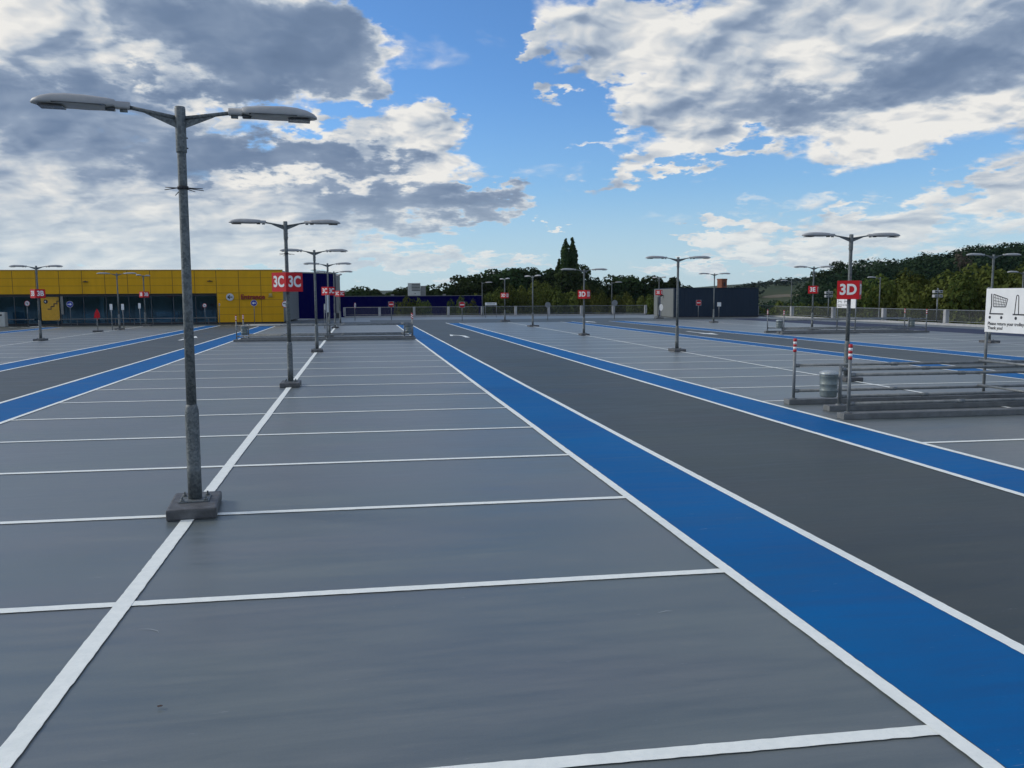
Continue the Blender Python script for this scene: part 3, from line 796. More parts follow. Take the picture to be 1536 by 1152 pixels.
for xc in (-8.2, -15.2, -18.2): mb.box(xc-.14, xc+.14, 1.6, 1.9, .021, 3.9)
build_each(mb, 'column', M['white'], YB)
mb = MB()
for xc, w_, h_, yy in ((-7, 1.4, 1.1, 3.4), (-10.2, 1.8, 1.0, 2.6), (-12.8, .8, 1.6, 3.8), (-16.5, 1.2, .9, 2.4), (-22.3, 1.5, 1.6, 2.0), (-13.9, .5, 1.3, 1.6)): mb.box(xc-w_/2, xc+w_/2, yy, yy+.5, .021, h_, .02)
build_each(mb, 'counter', M['inside'], YB)
# low rail along the glass
mb = MB(); mb.box(-18.1, GX-.1, -.05, -.02, .50, .56); mb.box(XL+5, -20.0, -.05, -.02, .50, .56)
for k in range(9): mb.box(-6.2-k*1.5, -6.17-k*1.5, -.05, -.02, 0, .5)
mb.build('low_rail', M['trim'], YB)
# yellow stair panel inside the entrance
mb = MB(); mb.box(-19.55, -18.15, .30, .40, .42, 2.42); sp_ = mb.build('stair_panel', simple('yellow_panel', (.62, .34, .02), .5), YB)
mb = MB(); x0, z0 = -19.05, 1.32
for k in range(4):
    mb.box(x0+k*.24, x0+k*.24+.30, .285, .297, z0+k*.22, z0+k*.22+.075); mb.box(x0+k*.24+.235, x0+k*.24+.30, .2855, .2975, z0+k*.22+.078, z0+k*.22+.217)
disc(mb, (-19.17, .29, 1.98), .17, 'y', 24, .008); mb.build('pictogram', M['ink'], sp_)
mb = MB(); mb.prism([(-19.28, .280, 1.98), (-19.16, .280, 2.07), (-19.16, .280, 1.89)], (0, .004, 0)); mb.build('arrow', M['white'], sp_)
mb = MB(); mb.box(-17.95, -17.75, .1, .2, .9, 2.4, .01); mb.build('door_frame', M['trim'], YB)
# wall pieces
for xx, zz in ((-15.85, 3.60), (-5.95, 3.62)):
    mb = MB(); mb.box(xx-.20, xx+.20, -.14, -.008, zz-.03, zz+.03, .01); mb.tube((xx, -.1, zz+.02), (xx, -.1, zz+.08), .05, n=10); mb.build('wall_light', M['black'], YB)
mb = MB(); disc(mb, (-4.36, -.06, 2.27), .31, 'y', 36, .10); rs = mb.build('round_sign', simple('round_sign_face', (.50, .54, .58), .4), YB)
mb = MB(); mb.prism([(-4.58, -.122, 2.27), (-4.38, -.122, 2.45), (-4.32, -.122, 2.41), (-4.42, -.122, 2.31), (-4.14, -.122, 2.31), (-4.14, -.122, 2.23), (-4.42, -.122, 2.23), (-4.32, -.122, 2.13), (-4.38, -.122, 2.09)], (0, .008, 0)); mb.build('arrow', M['ink'], rs)
me = text_mesh('Entrance', .56, .012, .05)
me.transform(Matrix.Translation((-2.48, -.07, 2.27)) @ Matrix.Rotation(math.pi/2, 4, 'X'))
me.materials.append(simple('red_letters', (.26, .012, .010), .4)); link(bpy.data.objects.new('entrance_lettering', me), YB)
mb = MB(); mb.box(-1.14, -.88, -.16, -.008, 2.36, 2.56, .02); mb.box(-1.20, -.82, -.12, -.008, 2.26, 2.31, .01); mb.build('alarm_box', simple('beige_box', (.45, .38, .16), .5), YB)
# grey cabinet in front at the far left
mb = MB(); mb.box(-.45, .45, -.3, .3, 0, 1.15, .03); o = mb.build('cabinet', M['ac']); o.location = (-28.4, 72.6, 0)
mb = MB(); mb.box(-.38, .25, -.312, -.301, .86, 1.0); mb.build('slot', M['darkgap'], o)
tag(o, 'pale grey cabinet bin before the dark glass at the left edge', 'cabinet')

# ------------------------------------------------------------------ deep blue buildings
def wall_block(name, a, b, depth, z0, z1, mat, label, endmat=None, cop=True):
    a, b = Vector((*a, 0)), Vector((*b, 0)); d = b-a; L = d.length
    root = empty(name, a, math.atan2(d.y, d.x), label, 'building')
    mb = MB(); mb.box(0, L, 0, depth, z0, z1); mb.build('wall', mat, root)
    if cop:
        mb = MB(); mb.box(-.02, L+.02, -.04, depth+.02, z1+.003, z1+.12, .01); mb.build('roof_edge', M['trim'], root)
    return root, L
root, L = wall_block('blue_building', (-6.25, 84.9), (-2.35, 88.2), 3.2, -.9, 4.62, M['deepblue'], 'tall deep blue clad wall block right of the yellow building')
mb = MB(); mb.box(L+.004, L+.50, -.05, 3.25, .55, 4.62, .01); mb.build('corner_pier', M['trim'], root)
mb = MB(); mb.box(L+.03, L+.47, 0.0, 3.2, 0, .54); mb.build('pier_foot', M['darkgap'], root)
mb = MB(); mb.box(-1.5, .6, -2.4, -.1, .0, .10, .01); mb.build('step', M['pillar'], root)
root, L = wall_block('low_blue_building', (-12.0, 106.2), (15.6, 104.3), 14, -6, 2.28, M['deepblue'], 'long low deep blue building beyond the rear fence', cop=False)
mb = MB(); mb.box(0, L, .3, 13.9, 2.283, 2.34); mb.build('roof', M['trim'], root)
for k in (9.5, 16.2, 22.8):
    mb = MB(); mb.box(k-.2, k+.2, 1.0, 1.3, 2.343, 2.343+.18, .02); mb.build('roof_vent', M['trim'], root)
root = empty('air_handling_unit', (7.15, 107.6, 2.34), -.07, 'white louvred plant unit standing on the roof of the low blue building', 'plant unit')
mb = MB(); mb.box(-.85, .78, -.8, .8, .0, 1.62, .03); mb.build('casing', M['ac'], root)
mb = MB()
for k in range(5): mb.box(-.35, .72, -.83, -.79, .62+k*.19, .62+k*.19+.085)
mb.box(.02, .14, -.83, -.80, .22, .32); mb.build('louvres', M['darkgap'], root)
mb = MB(); mb.box(.80, 1.45, -.6, .7, 0, 1.25, .02); mb.build('side_duct', M['trim'], root)

# ------------------------------------------------------------------ grey building on the right
GB = empty('grey_building', (30.75, 77.4, 0), -.06, 'low slate grey box building with a paler doorway end, right of centre', 'building')
LW = 8.75; GT = 2.83
mb = MB(); mb.box(.0, LW, .0, 6.4, .05, GT); mb.build('wall', M['slate'], GB)
mb = MB(); mb.box(-.12, -.003, -.03, 4.05, .05, GT+.02); mb.box(-.12, -.003, 5.15, 6.4, .05, GT+.02); mb.box(-.12, -.003, 4.052, 5.148, 2.05, GT+.02); mb.build('end_wall', M['palegrey'], GB)
mb = MB(); mb.box(-.05, -.008, 4.09, 5.11, .02, 2.02); dr = mb.build('door', simple('dark_blue_door', (.012, .018, .05), .4), GB)
mb = MB(); mb.box(-.10, -.052, 4.95, 5.0, .95, 1.15); mb.build('handle', M['trim'], dr)
mb = MB(); mb.box(-.06, LW+.05, -.045, 6.45, GT+.022, GT+.10, .01); mb.build('roof_edge', M['slate'], GB)
mb = MB(); mb.box(-.45, -.13, 3.1, 3.25, 2.15, 2.25, .01); mb.box(-.48, -.32, 3.05, 3.3, 2.08, 2.15, .01); mb.build('wall_light', M['black'], GB)
mb = MB(); mb.box(.02, LW-.02, -.05, -.002, .0, .10); mb.build('plinth', M['darkgap'], GB)

# brick tower in the distance
BT = empty('brick_tower', (84.6, 183.0, 0), .3, 'narrow red brick tower rising above the far hedge', 'tower')
mb = MB(); mb.box(-.80, .80, -.80, .80, -6, 5.7, .03); mb.build('shaft', M['brick'], BT)
mb = MB(); mb.box(-.86, .86, -.86, .86, 5.703, 6.0, .03); mb.build('top_course', M['brick'], BT)
mb = MB(); mb.box(-.25, .25, -.82, -.803, 4.3, 5.1); mb.build('opening', M['darkgap'], BT)

# ------------------------------------------------------------------ trees
def leaf_cloud(rng, clumps, nper, size, aspect=1.0):
    """clumps: (c, r(3), tint). returns verts, tint per face as numpy"""
    V = []; T = []
    for c, r, tint in clumps:
        n = max(6, int(nper*(r[0]*r[2])**1.0))
        d = rng.normal(size=(n, 3)); d /= np.linalg.norm(d, axis=1)[:, None]
        rad = rng.uniform(.72, 1.06, n)**.7
        ctr = np.array(c) + d*np.array(r)*rad[:, None]
        nrm = d + rng.normal(size=(n, 3))*.40; nrm[:, 2] += .25; nrm /= np.linalg.norm(nrm, axis=1)[:, None]
        t1 = np.cross(nrm, rng.normal(size=(n, 3))); t1 /= np.linalg.norm(t1, axis=1)[:, None]
        t2 = np.cross(nrm, t1)
        s = size*rng.uniform(.6, 1.4, n)[:, None]
        q = np.stack([ctr - t1*s*.5 - t2*s*.32, ctr + t1*s*.5 - t2*s*.40, ctr + t1*s*.42 + t2*s*.40, ctr - t1*s*.36 + t2*s*.42], 1)
        V.append(q.reshape(-1, 3)); T.append(np.clip(tint + rng.normal(size=n)*.13, 0, 1))
    return np.concatenate(V), np.concatenate(T)

def quads_mesh(name, V, T, mat):
    nq = len(T); me = bpy.data.meshes.new(name)
    me.vertices.add(nq*4); me.vertices.foreach_set('co', V.astype(np.float32).ravel())
    me.loops.add(nq*4); me.loops.foreach_set('vertex_index', np.arange(nq*4, dtype=np.int32))
    me.polygons.add(nq); me.polygons.foreach_set('loop_start', np.arange(0, nq*4, 4, dtype=np.int32)); me.polygons.foreach_set('loop_total', np.full(nq, 4, dtype=np.int32))
    at = me.attributes.new('tint', 'FLOAT', 'FACE'); at.data.foreach_set('value', T.astype(np.float32))
    me.materials.append(mat); me.update(); me.validate(); return me

def tree_proto(seed, H, RX, kind):
    """returns crown mesh, trunk mesh. trunk base at z=0"""
    rng = np.random.default_rng(seed); rd = random.Random(seed)
    cl = []; tb = MB()
    if kind == 'round':
        trunk_h = H*.30; cz = H*.60
        N = 46
        for k in range(N):
            d = rng.normal(size=3); d /= np.linalg.norm(d); rr = rng.uniform(.35, .88)
            c = np.array([d[0]*RX*rr, d[1]*RX*rr, cz + d[2]*H*.36*rr])
            r = RX*rng.uniform(.20, .36); cl.append((c, (r, r, r*rng.uniform(.65, .9)), rng.uniform(.1, .75)))
        cl.append(((0, 0, cz), (RX*.62, RX*.62, H*.25), .25))
        tb.tube((0, 0, 0), (0, 0, trunk_h), H*.030, H*.022, n=10); tb.tube((0, 0, trunk_h), (.1, .1, H*.8), H*.022, H*.006, n=8)
        for c, r, _ in cl[:12]: tb.tube((0, 0, rd.uniform(trunk_h*.8, trunk_h*1.4)), tuple(c), H*.010, H*.003, n=6)
        sz, npr, mt = .36, 115, M['leaf_oak']
    elif kind == 'bush':
        N = 34
        for k in range(N):
            a = rng.uniform(0, 6.28); rr = rng.uniform(0, 1)**.6; z = rng.uniform(.10, .95)
            w = RX*(1-.45*z*z); c = (w*rr*math.cos(a), w*rr*math.sin(a), H*z)
            r = RX*rng.uniform(.22, .40); cl.append((c, (r, r, r*1.1), rng.uniform(.15, .95)))
        for k in range(5):
            a = k*1.3; tb.tube((0, 0, 0), (RX*.5*math.cos(a), RX*.5*math.sin(a), H*.7), H*.018, H*.005, n=6)
        sz, npr, mt = .21, 230, M['leaf_bush']
    elif kind == 'poplar':
        N = 60
        for k in range(N):
            z = k/N; a = rng.uniform(0, 6.28); w = RX*min(1, (1.02-z)*1.9)**.75*(.8+.2*math.sin(z*17+seed))
            c = (w*.5*math.cos(a)*rng.uniform(.2, 1), w*.5*math.sin(a)*rng.uniform(.2, 1), H*(.10+.88*z))
            r = max(.25, w*rng.uniform(.35, .6)); cl.append((c, (r, r, r*1.9), rng.uniform(.1, .7)))
        tb.tube((0, 0, 0), (0, 0, H*.93), H*.018, H*.003, n=8)
        sz, npr, mt = .34, 170, M['leaf_poplar']
    elif kind == 'dead':
        N = 22
        for k in range(N):
            z = rng.uniform(.3, 1); a = rng.uniform(0, 6.28); w = RX*(1.1-z*.7)
            c = (w*.7*math.cos(a), w*.7*math.sin(a), H*z); r = RX*.3; cl.append((c, (r, r, r*1.6), rng.uniform(.2, .8)))
            tb.tube((0, 0, H*rd.uniform(.1, .6)), c, H*.008, H*.002, n=5)
        tb.tube((0, 0, 0), (0, 0, H*.9), H*.02, H*.004, n=8)
        sz, npr, mt = .22, 60, M['leaf_dead']
    V, T = leaf_cloud(rng, cl, npr, sz)
    return quads_mesh('crown', V, T, mt), tb

PROT = {}
def proto(key, seed, H, RX, kind, nm):
    cm, tb = tree_proto(seed, H, RX, kind)
    bmesh.ops.recalc_face_normals(tb.bm, faces=tb.bm.faces[:]); tm = bpy.data.meshes.new('trunk'); tb.bm.to_mesh(tm); tb.bm.free(); tm.materials.append(M['bark'])
    PROT[key] = (cm, tm, nm, H)
for i in range(4): proto('r%d' % i, 10+i, 12, 5.0, 'round', 'broadleaf_tree')
for i in range(3): proto('b%d' % i, 30+i, 6, 3.4, 'bush', 'bushy_tree')
proto('p0', 50, 19, 3.1, 'poplar', 'poplar_tree'); proto('p1', 51, 19, 2.8, 'poplar', 'poplar_tree')
proto('d0', 60, 9, 2.0, 'dead', 'bare_tree')

CAM = (0, 0, 2.2314)
def tree(key, px, top, dist, width, label, group, cat=None, zb=None):
    """px/top: viewing azimuth and elevation (degrees) as seen from the deck; real position at dist metres"""
    cm, tm, nm, H = PROT[key]
    x, y = dist*math.sin(R(px)), dist*math.cos(R(px)); g = float(ground_z(x, y))
    zt = CAM[2] + dist*math.tan(R(top)); sc = (zt-g)/H
    root = empty(nm, (x, y, g), rnd.uniform(0, 6.28), label, cat or ('bush' if key[0] == 'b' else 'tree'), group)
    root.scale = (width, width, sc)
    link(bpy.data.objects.new('crown', cm), root); link(bpy.data.objects.new('trunk', tm), root)
    return root
F = 1230.0; PIT = 6.129; YAW = 10.504
def ae(x, y):
    """azimuth / elevation in degrees of a picture direction (used only to read bearings off the photograph)"""
    roll = R(-.3267); dx, dy = x-768, 576-y
    cp, sp2 = math.cos(R(PIT)), math.sin(R(PIT)); cy, sy = math.cos(R(YAW)), math.sin(R(YAW))
    f = Vector((sy*cp, cy*cp, -sp2)); r = Vector((cy, -sy, 0)); u = r.cross(f)
    r2 = r*math.cos(roll)+u*math.sin(roll); u2 = -r*math.sin(roll)+u*math.cos(roll)
    d = (f*F + r2*dx + u2*dy).normalized()
    return math.degrees(math.atan2(d.x, d.y)), math.degrees(math.asin(d.z))
TG = 'broadleaf trees beyond the rear fence'
WORD = ['dark round', 'dense dark', 'broad leafy', 'uneven dark']
def T(key, x, y, dist, w, label, group=TG, cat=None):
    a, e = ae(x, y); return tree(key, a, e, dist, w, label, group, cat)
# belt of low trees above the low blue building
belt = [(524, 425, 128, 1.15), (543, 425, 134, 1.05), (560, 429, 134, 1.1), (580, 431, 134, 1.1), (598, 430, 133, 1.0), (614, 425, 130, .95), (642, 423, 131, 1.05), (660, 427, 128, 1.0), (676, 425, 135, 1.0), (692, 418, 130, 1.0)]
names = ['leftmost tree peeping over the low blue wall beside the tall blue block', 'pointed dark tree second from the tall blue block', 'low tree top left of the gap in the belt above the blue wall',
         'small tree top in the dip left of the roof plant unit', 'low dark tree top close left of the plant unit', 'tree directly behind the left side of the white plant unit',
         'tree rising just right of the white plant unit', 'low dark tree second right of the plant unit', 'low dark tree third right of the plant unit', 'tree at the foot of the taller wood, fourth right of the plant unit']
for (x, y, d, w), nm in zip(belt, names): T('r%d' % rnd.randrange(4), x, y, d, w, nm, 'low trees showing above the blue building')
big = [(703, 402, 138, 1.15, 'tall dark tree starting the wood above the end of the blue wall'), (724, 405, 142, .95, 'second tall tree of the wood, behind the fence lamp'),
       (748, 394, 150, 1.2, 'high round tree behind the tiny 3D sign'), (770, 391, 145, 1.25, 'highest broad crown between the tiny 3D sign and the slim lamp'),
       (792, 395, 148, 1.15, 'dark crown behind the slim lamp left of the poplars'), (816, 395, 150, 1.15, 'dark crown close left of the poplars'), (836, 394, 150, 1.05, 'dark crown at the left foot of the poplars'),
       (870, 391, 146, 1.05, 'dark crown at the right foot of the poplars'), (852, 397, 140, 1.1, 'dark crown in front of the poplars'),
       (903, 422, 150, .8, 'low crown in the dip right of the poplars'), (920, 408, 152, .95, 'left crown of the round group right of the poplars'), (943, 403, 148, 1.1, 'middle crown of the round group right of the poplars'),
       (966, 408, 150, 1.0, 'right crown of the round group right of the poplars'), (985, 420, 155, .7, 'small crown behind the tiny 3E sign'), (1004, 408, 165, .85, 'round tree top above the pale end of the grey building'),
       (1028, 421, 172, .7, 'low tree top above the left end of the slate wall')]
for x, y, d, w, nm in big: T('r%d' % rnd.randrange(4), x, y, d, w, nm)
T('p0', 848.5, 355, 156, .95, 'left spire of the tall poplar pair', 'tall poplars'); T('p1', 859, 353, 157, .95, 'right spire of the tall poplar pair', 'tall poplars')
T('p1', 839, 386, 158, .85, 'short poplar spire at the left of the tall pair', 'tall poplars')
# lighter bushes just past the rear fence
bb = [(612, 452, 100, .55, 'bush growing against the low blue wall behind the left fence pillar'), (632, 455, 101, .5, 'bush growing against the low blue wall below the plant unit'), (686, 452, 101, .5, 'bush against the blue wall beside the right no entry sign'),
      (704, 457, 100, .45, 'low bush near the right end of the blue wall'), (742, 440, 112, .8, 'olive green bush right of the fence lamp'), (770, 436, 112, .8, 'olive green bush behind the slim lamp'), (800, 426, 118, .9, 'large olive bush left of the small 3D sign'),
      (826, 432, 114, .85, 'olive bush below the short poplar'), (855, 440, 112, .8, 'olive bush behind the small 3D sign'), (885, 436, 112, .75, 'green bush right of the small 3D sign'), (908, 446, 110, .65, 'low green bush behind the second fence lamp'),
      (935, 446, 110, .7, 'low green bush right of the second fence lamp'), (960, 448, 106, .65, 'low green bush close left of the grey building'), (976, 446, 106, .55, 'light green bush touching the doorway end of the grey building'), (717, 448, 108, .6, 'bush at the corner of the low blue building')]
for x, y, d, w, nm in bb: T('b%d' % rnd.randrange(3), x, y, d, w, nm, 'green bushes beyond the rear fence')
# right side: bushes beyond the fence, trees, wooded hill
rb = [(1162, 462, 100, .8), (1182, 459, 98, .8), (1208, 461, 96, .8), (1234, 462, 92, .8), (1258, 458, 90, .8), (1290, 430, 88, .95), (1316, 424, 86, .95), (1345, 428, 84, 1.0), (1372, 418, 86, 1.1), (1400, 430, 80, 1.0), (1425, 424, 84, 1.05),
      (1450, 412, 82, 1.15), (1475, 418, 78, 1.0), (1500, 412, 82, 1.1), (1526, 410, 80, 1.1), (1556, 405, 80, 1.2), (1590, 405, 80, 1.2), (1630, 400, 84, 1.2)]
rn = ['low green bush just right of the slate building', 'low green bush behind the first right fence lamp', 'low green bush left of the 3E sign', 'low green bush right of the 3E sign', 'low green bush left of the large 3D sign', 'mid green bush right of the large 3D sign',
      'light green bush left of the second right fence lamp', 'green bush right of the second right fence lamp', 'yellowish green bush between fence lamp and floodlights', 'green bush left of the second floodlight cluster', 'large bush behind the second floodlight cluster',
      'tall dark green bush right of the floodlight cluster', 'dark bush close left of the white trolley board', 'bush above the white trolley board', 'bush above the white trolley board at the picture edge', 'bush beyond the right edge, first', 'bush beyond the right edge, second', 'bush beyond the right edge, third']
for (x, y, d, w), nm in list(zip(rb, rn))[:15]: T('b%d' % rnd.randrange(3), x, y, d, w, nm, 'green bushes beyond the right fence')
T('d0', 1446, 388, 150, 1.3, 'brown bare-twigged tree standing among the green hillside trees', 'bare trees on the hillside', 'tree')
T('r1', 1232, 400, 250, .9, 'dark rounded tree at the left end of the wooded hill', 'dark trees at the end of the wooded hill'); T('r2', 1258, 388, 255, 1.25, 'large dome shaped dark tree at the end of the wooded hill', 'dark trees at the end of the wooded hill')

# wooded hillside: one mass of crowns (nobody could count it)
def wood(name, az0, az1, d0, d1, spacing, rr, mat, nper, size, skyline, seed, keep=None, lsz=None):
    rng = np.random.default_rng(seed); cl = []
    a = az0
    d = d0
    while d < d1:
        st = math.degrees(spacing/d); a = az0 + rng.uniform(0, st)
        while a < az1:
            dd = d + rng.uniform(-.4, .4)*spacing; aa = a + rng.uniform(-.4, .4)*st
            if keep and not keep(aa, dd): a += st; continue
            x, y = dd*math.sin(R(aa)), dd*math.cos(R(aa)); g = float(ground_z(x, y))
            lim = CAM[2] + dd*math.tan(R(skyline(aa)))       # tree tops form this ridge line
            r = rr*rng.uniform(.7, 1.25); hh = rng.uniform(8, 13)*rr/4.5
            zt = g + hh
            if zt > lim + rng.uniform(-.5, .3)*rr*.5: zt = lim - rng.uniform(0, .35)*rr
            if zt > g + 1:
                base = rng.uniform(.05, .7)
                for q in range(4):
                    o = rng.normal(size=3)*r*.38
                    cl.append(((x+o[0], y+o[1], zt - r*.8 + min(0, o[2]*.8)), (r*.62, r*.62, r*.62), np.clip(base+rng.uniform(-.2, .25), 0, 1)))
                cl.append(((x, y, zt-r*1.5), (r, r, r*.9), base*.7))
            a += st
        d += spacing*.85
    V, T_ = leaf_cloud(rng, cl, nper, size)
    o = link(bpy.data.objects.new(name, quads_mesh(name, V, T_, mat)))
    return tag(o, kind='stuff')
sk = sorted([ae(*p_) for p_ in ((1218, 422), (1228, 412), (1240, 396), (1262, 392), (1278, 400), (1292, 388), (1310, 379), (1325, 382), (1338, 389), (1357, 384), (1375, 378), (1400, 376), (1412, 372), (1450, 367), (1461, 360), (1468, 360), (1482, 364), (1500, 361), (1520, 357), (1536, 358))])
def sky_hill(a):
    if a <= sk[0][0]: return sk[0][1]-.3
    if a >= sk[-1][0]: return sk[-1][1] + .3*math.sin((a-sk[-1][0])*.5)
    return float(np.interp(a, [s[0] for s in sk], [s[1] for s in sk]))
o = wood('hillside_wood', 30.3, 58, 150, 335, 8.0, 5.0, M['leaf_hill'], 9.0, .52, sky_hill, 3)
tag(o, 'dark green wooded hillside rising to the right behind the fence', 'wood')
sr = sorted([ae(*p_) for p_ in ((1036, 429), (1060, 430), (1085, 429), (1100, 426), (1120, 421), (1140, 418.5), (1165, 415), (1190, 412), (1222, 410.5), (1250, 409))])
def sky_ridge(a): return float(np.interp(a, [s[0] for s in sr], [s[1] for s in sr]))-.04
o = wood('ridge_wood', 21.5, 34, 430, 740, 13, 6.0, M['leaf_ridge'], 1.5, 1.5, sky_ridge, 8, keep=lambda a, d: d > 515 or a < 27.0)
tag(o, 'distant bluish forested ridge left of the wooded hill', 'wood')
def hedge_top(a): return float(np.interp(a, [22, 25, 26.8, 29.2, 31], [.45, .1, -.16, -.12, .3]))
o = wood('valley_wood', 22.4, 33, 120, 290, 10, 4.2, M['leaf_hill'], 5.0, .6, lambda a: hedge_top(a), 12)
tag(o, 'band of green hedges and trees in the valley behind the slate building', 'wood')
for x, y, d, rx, ry in ((1166, 443, 452, 7.5, 8), (1190, 444, 448, 5, 6)):
    a, e = ae(x, y); field(d*math.sin(R(a)), d*math.cos(R(a)), rx, ry, -R(a), int(x))

# ------------------------------------------------------------------ litter and scratches
sb = bmesh.new()
for pts in ([(-1.52, 5.72), (-1.44, 5.70), (-1.385, 5.66), (-1.37, 5.62)], [(-1.79, 3.86), (-1.74, 3.835), (-1.68, 3.84)], [(2.02, 5.30), (2.09, 5.32), (2.13, 5.31)], [(.42, 6.9), (.47, 6.93)], [(3.55, 6.6), (3.60, 6.58), (3.66, 6.60)]):
    prev = None
    for i, (x, y) in enumerate(pts):
        w_ = .0035*(1 if 0 < i < len(pts)-1 else .3); a_ = sb.verts.new((x, y-w_, .004)); b_ = sb.verts.new((x, y+w_, .004))
        if prev: sb.faces.new((prev[0], a_, b_, prev[1]))
        prev = (a_, b_)
sm = bpy.data.meshes.new('floor_scratches'); sb.to_mesh(sm); sb.free(); sm.materials.append(simple('scratched_coating', (.42, .45, .45), .6))
tag(link(bpy.data.objects.new('floor_scratches', sm)), kind='structure')
mb = MB()
for k in range(5): mb.box(-.02+rnd.uniform(-.02, .02), .012, -.012, .012, .016+k*.001, .019+k*.001, M=Matrix.Rotation(k*.9, 4, 'Z'))
o = mb.build('dead_leaf', simple('dead_leaf', (.07, .04, .028), .8)); o.location = (-1.12, 4.55, 0.008); o.scale = (.45, .45, .45)
tag(o, 'tiny brown dead leaf lying on the grey bay in the left foreground', 'leaf')

# ------------------------------------------------------------------ camera
cam = bpy.data.cameras.new('Camera'); co = link(bpy.data.objects.new('Camera', cam))
cam.sensor_width = 36; cam.lens = 1230/1536*36; cam.clip_end = 20000; cam.clip_start = .05
f = Vector((math.sin(R(YAW))*math.cos(R(PIT)), math.cos(R(YAW))*math.cos(R(PIT)), -math.sin(R(PIT))))
r = Vector((math.cos(R(YAW)), -math.sin(R(YAW)), 0)); u = r.cross(f); ro = R(-.3267)
r2 = r*math.cos(ro)+u*math.sin(ro); u2 = -r*math.sin(ro)+u*math.cos(ro)
mt = Matrix((r2, u2, -f)).transposed().to_4x4(); mt.translation = CAM
co.matrix_world = mt
scene.camera = co

# ------------------------------------------------------------------ light
SUN_AZ, SUN_EL = -68.0, 27.0        # degrees, bearing from +Y towards +X
sun = bpy.data.lights.new('sun', 'SUN'); sun.energy = 1.8; sun.angle = R(12); sun.color = (1.0, .93, .82)
so = link(bpy.data.objects.new('sun', sun))
sd = Vector((math.sin(R(SUN_AZ))*math.cos(R(SUN_EL)), math.cos(R(SUN_AZ))*math.cos(R(SUN_EL)), math.sin(R(SUN_EL))))
so.rotation_euler = sd.to_track_quat('Z', 'Y').to_euler()

#SKYBEGIN
w = bpy.data.worlds.new('World'); scene.world = w; w.use_nodes = True
t = NT(tree=w.node_tree)
sky = t.n('ShaderNodeTexSky', sky_type='NISHITA'); sky.sun_disc = False
sky.sun_elevation = R(SUN_EL); sky.sun_rotation = R(SUN_AZ); sky.altitude = 200; sky.air_density = 1.0; sky.dust_density = .3; sky.ozone_density = 3.0
dirv = t.n('ShaderNodeTexCoord').outputs['Generated']
dv = t.vmath('NORMALIZE', dirv)
sp = t.n('ShaderNodeSeparateXYZ'); t.L(dv, sp.inputs[0]); dx, dy, dz = sp.outputs
DEG = 57.29578
az = t.math('MULTIPLY', t.math('ARCTAN2', dx, dy), DEG); el = t.math('MULTIPLY', t.math('ARCSINE', dz), DEG)
inv = t.math('DIVIDE', 1.0, t.math('ADD', t.math('MAXIMUM', dz, 0.0), .25))
q = t.comb(t.math('MULTIPLY', dx, inv), t.math('MULTIPLY', dy, inv), 0.0)
def noise2(vec, scale, detail, rough=.5, out=0, lac=2.0):
    nd = t.n('ShaderNodeTexNoise', noise_dimensions='2D'); t.L(vec, nd.inputs['Vector'])
    nd.inputs['Scale'].default_value = scale; nd.inputs['Detail'].default_value = detail; nd.inputs['Roughness'].default_value = rough; nd.inputs['Lacunarity'].default_value = lac
    return nd.outputs[out]
def puff(vec, sc, det=2, sm=.25):
    v = t.n('ShaderNodeTexVoronoi', feature='SMOOTH_F1', voronoi_dimensions='2D'); t.L(vec, v.inputs['Vector']); v.inputs['Scale'].default_value = sc
    v.inputs['Detail'].default_value = det; v.inputs['Roughness'].default_value = .5; v.inputs['Smoothness'].default_value = sm; v.normalize = True
    return v.outputs['Distance']
wn = noise2(t.vmath('ADD', q, (3.1, 1.7, 0)), 4.0, 3, .5, 1)
wv = t.vmath('SUBTRACT', wn, (.5, .5, .5))
qw = t.vmath('ADD', q, t.vmath('SCALE', wv, .13))
N1 = noise2(qw, 3.1, 7, .52)
SDIR = (math.sin(R(SUN_AZ)), math.cos(R(SUN_AZ)))
off = (SDIR[0]*.035, SDIR[1]*.035-.045, 0)        # towards the light: sunward and up
N1s = noise2(qw, 3.1, 4, .46)
N1b = noise2(t.vmath('ADD', qw, off), 3.1, 4, .46)
V1 = puff(qw, 9.0)
B1 = noise2(qw, 10.0, 5, .5); B2 = noise2(t.vmath('ADD', qw, (off[0]*.4, off[1]*.4, 0)), 10.0, 5, .5)
wz = noise2(t.vmath('ADD', q, (9.1, 4.7, 0)), 6.0, 5, .60, 1)
aw = t.vmath('ADD', t.comb(az, el, 0.0), t.vmath('MULTIPLY', t.vmath('SUBTRACT', wz, (.5, .5, .5)), (9.0, 5.5, 0)))
def blob(x, y, rx, ry, rot=0.0):
    """soft elliptical cloud bank centred on a bearing; rx, ry in photo pixels"""
    a, e = ae(x, y); k = math.degrees(1/F)*1.25; sx, sy = 1/(rx*k), 1/(ry*k)
    if abs(rot) < 3.5:
        nd = t.n('ShaderNodeVectorMath', operation='MULTIPLY_ADD'); t.L(aw, nd.inputs[0]); nd.inputs[1].default_value = (sx, sy, 0); nd.inputs[2].default_value = (-a*sx, -e*sy, 0)
        r2 = t.vmath('DOT_PRODUCT', nd.outputs[0], nd.outputs[0], out=1)
    else:
        c_, s_ = math.cos(R(rot)), math.sin(R(rot))
        u_ = t.vmath('DOT_PRODUCT', aw1, (c_*sx, s_*sx, -(a*c_+e*s_)*sx), out=1)
        v_ = t.vmath('DOT_PRODUCT', aw1, (-s_*sy, c_*sy, (a*s_-e*c_)*sy), out=1)
        r2 = t.math('MULTIPLY_ADD', u_, u_, t.math('MULTIPLY', v_, v_))
    w_ = t.math('SUBTRACT', 1.0, r2, clamp=True)
    return t.math('MULTIPLY', w_, w_)
aw1 = t.vmath('MULTIPLY_ADD', aw, (1, 1, 0))
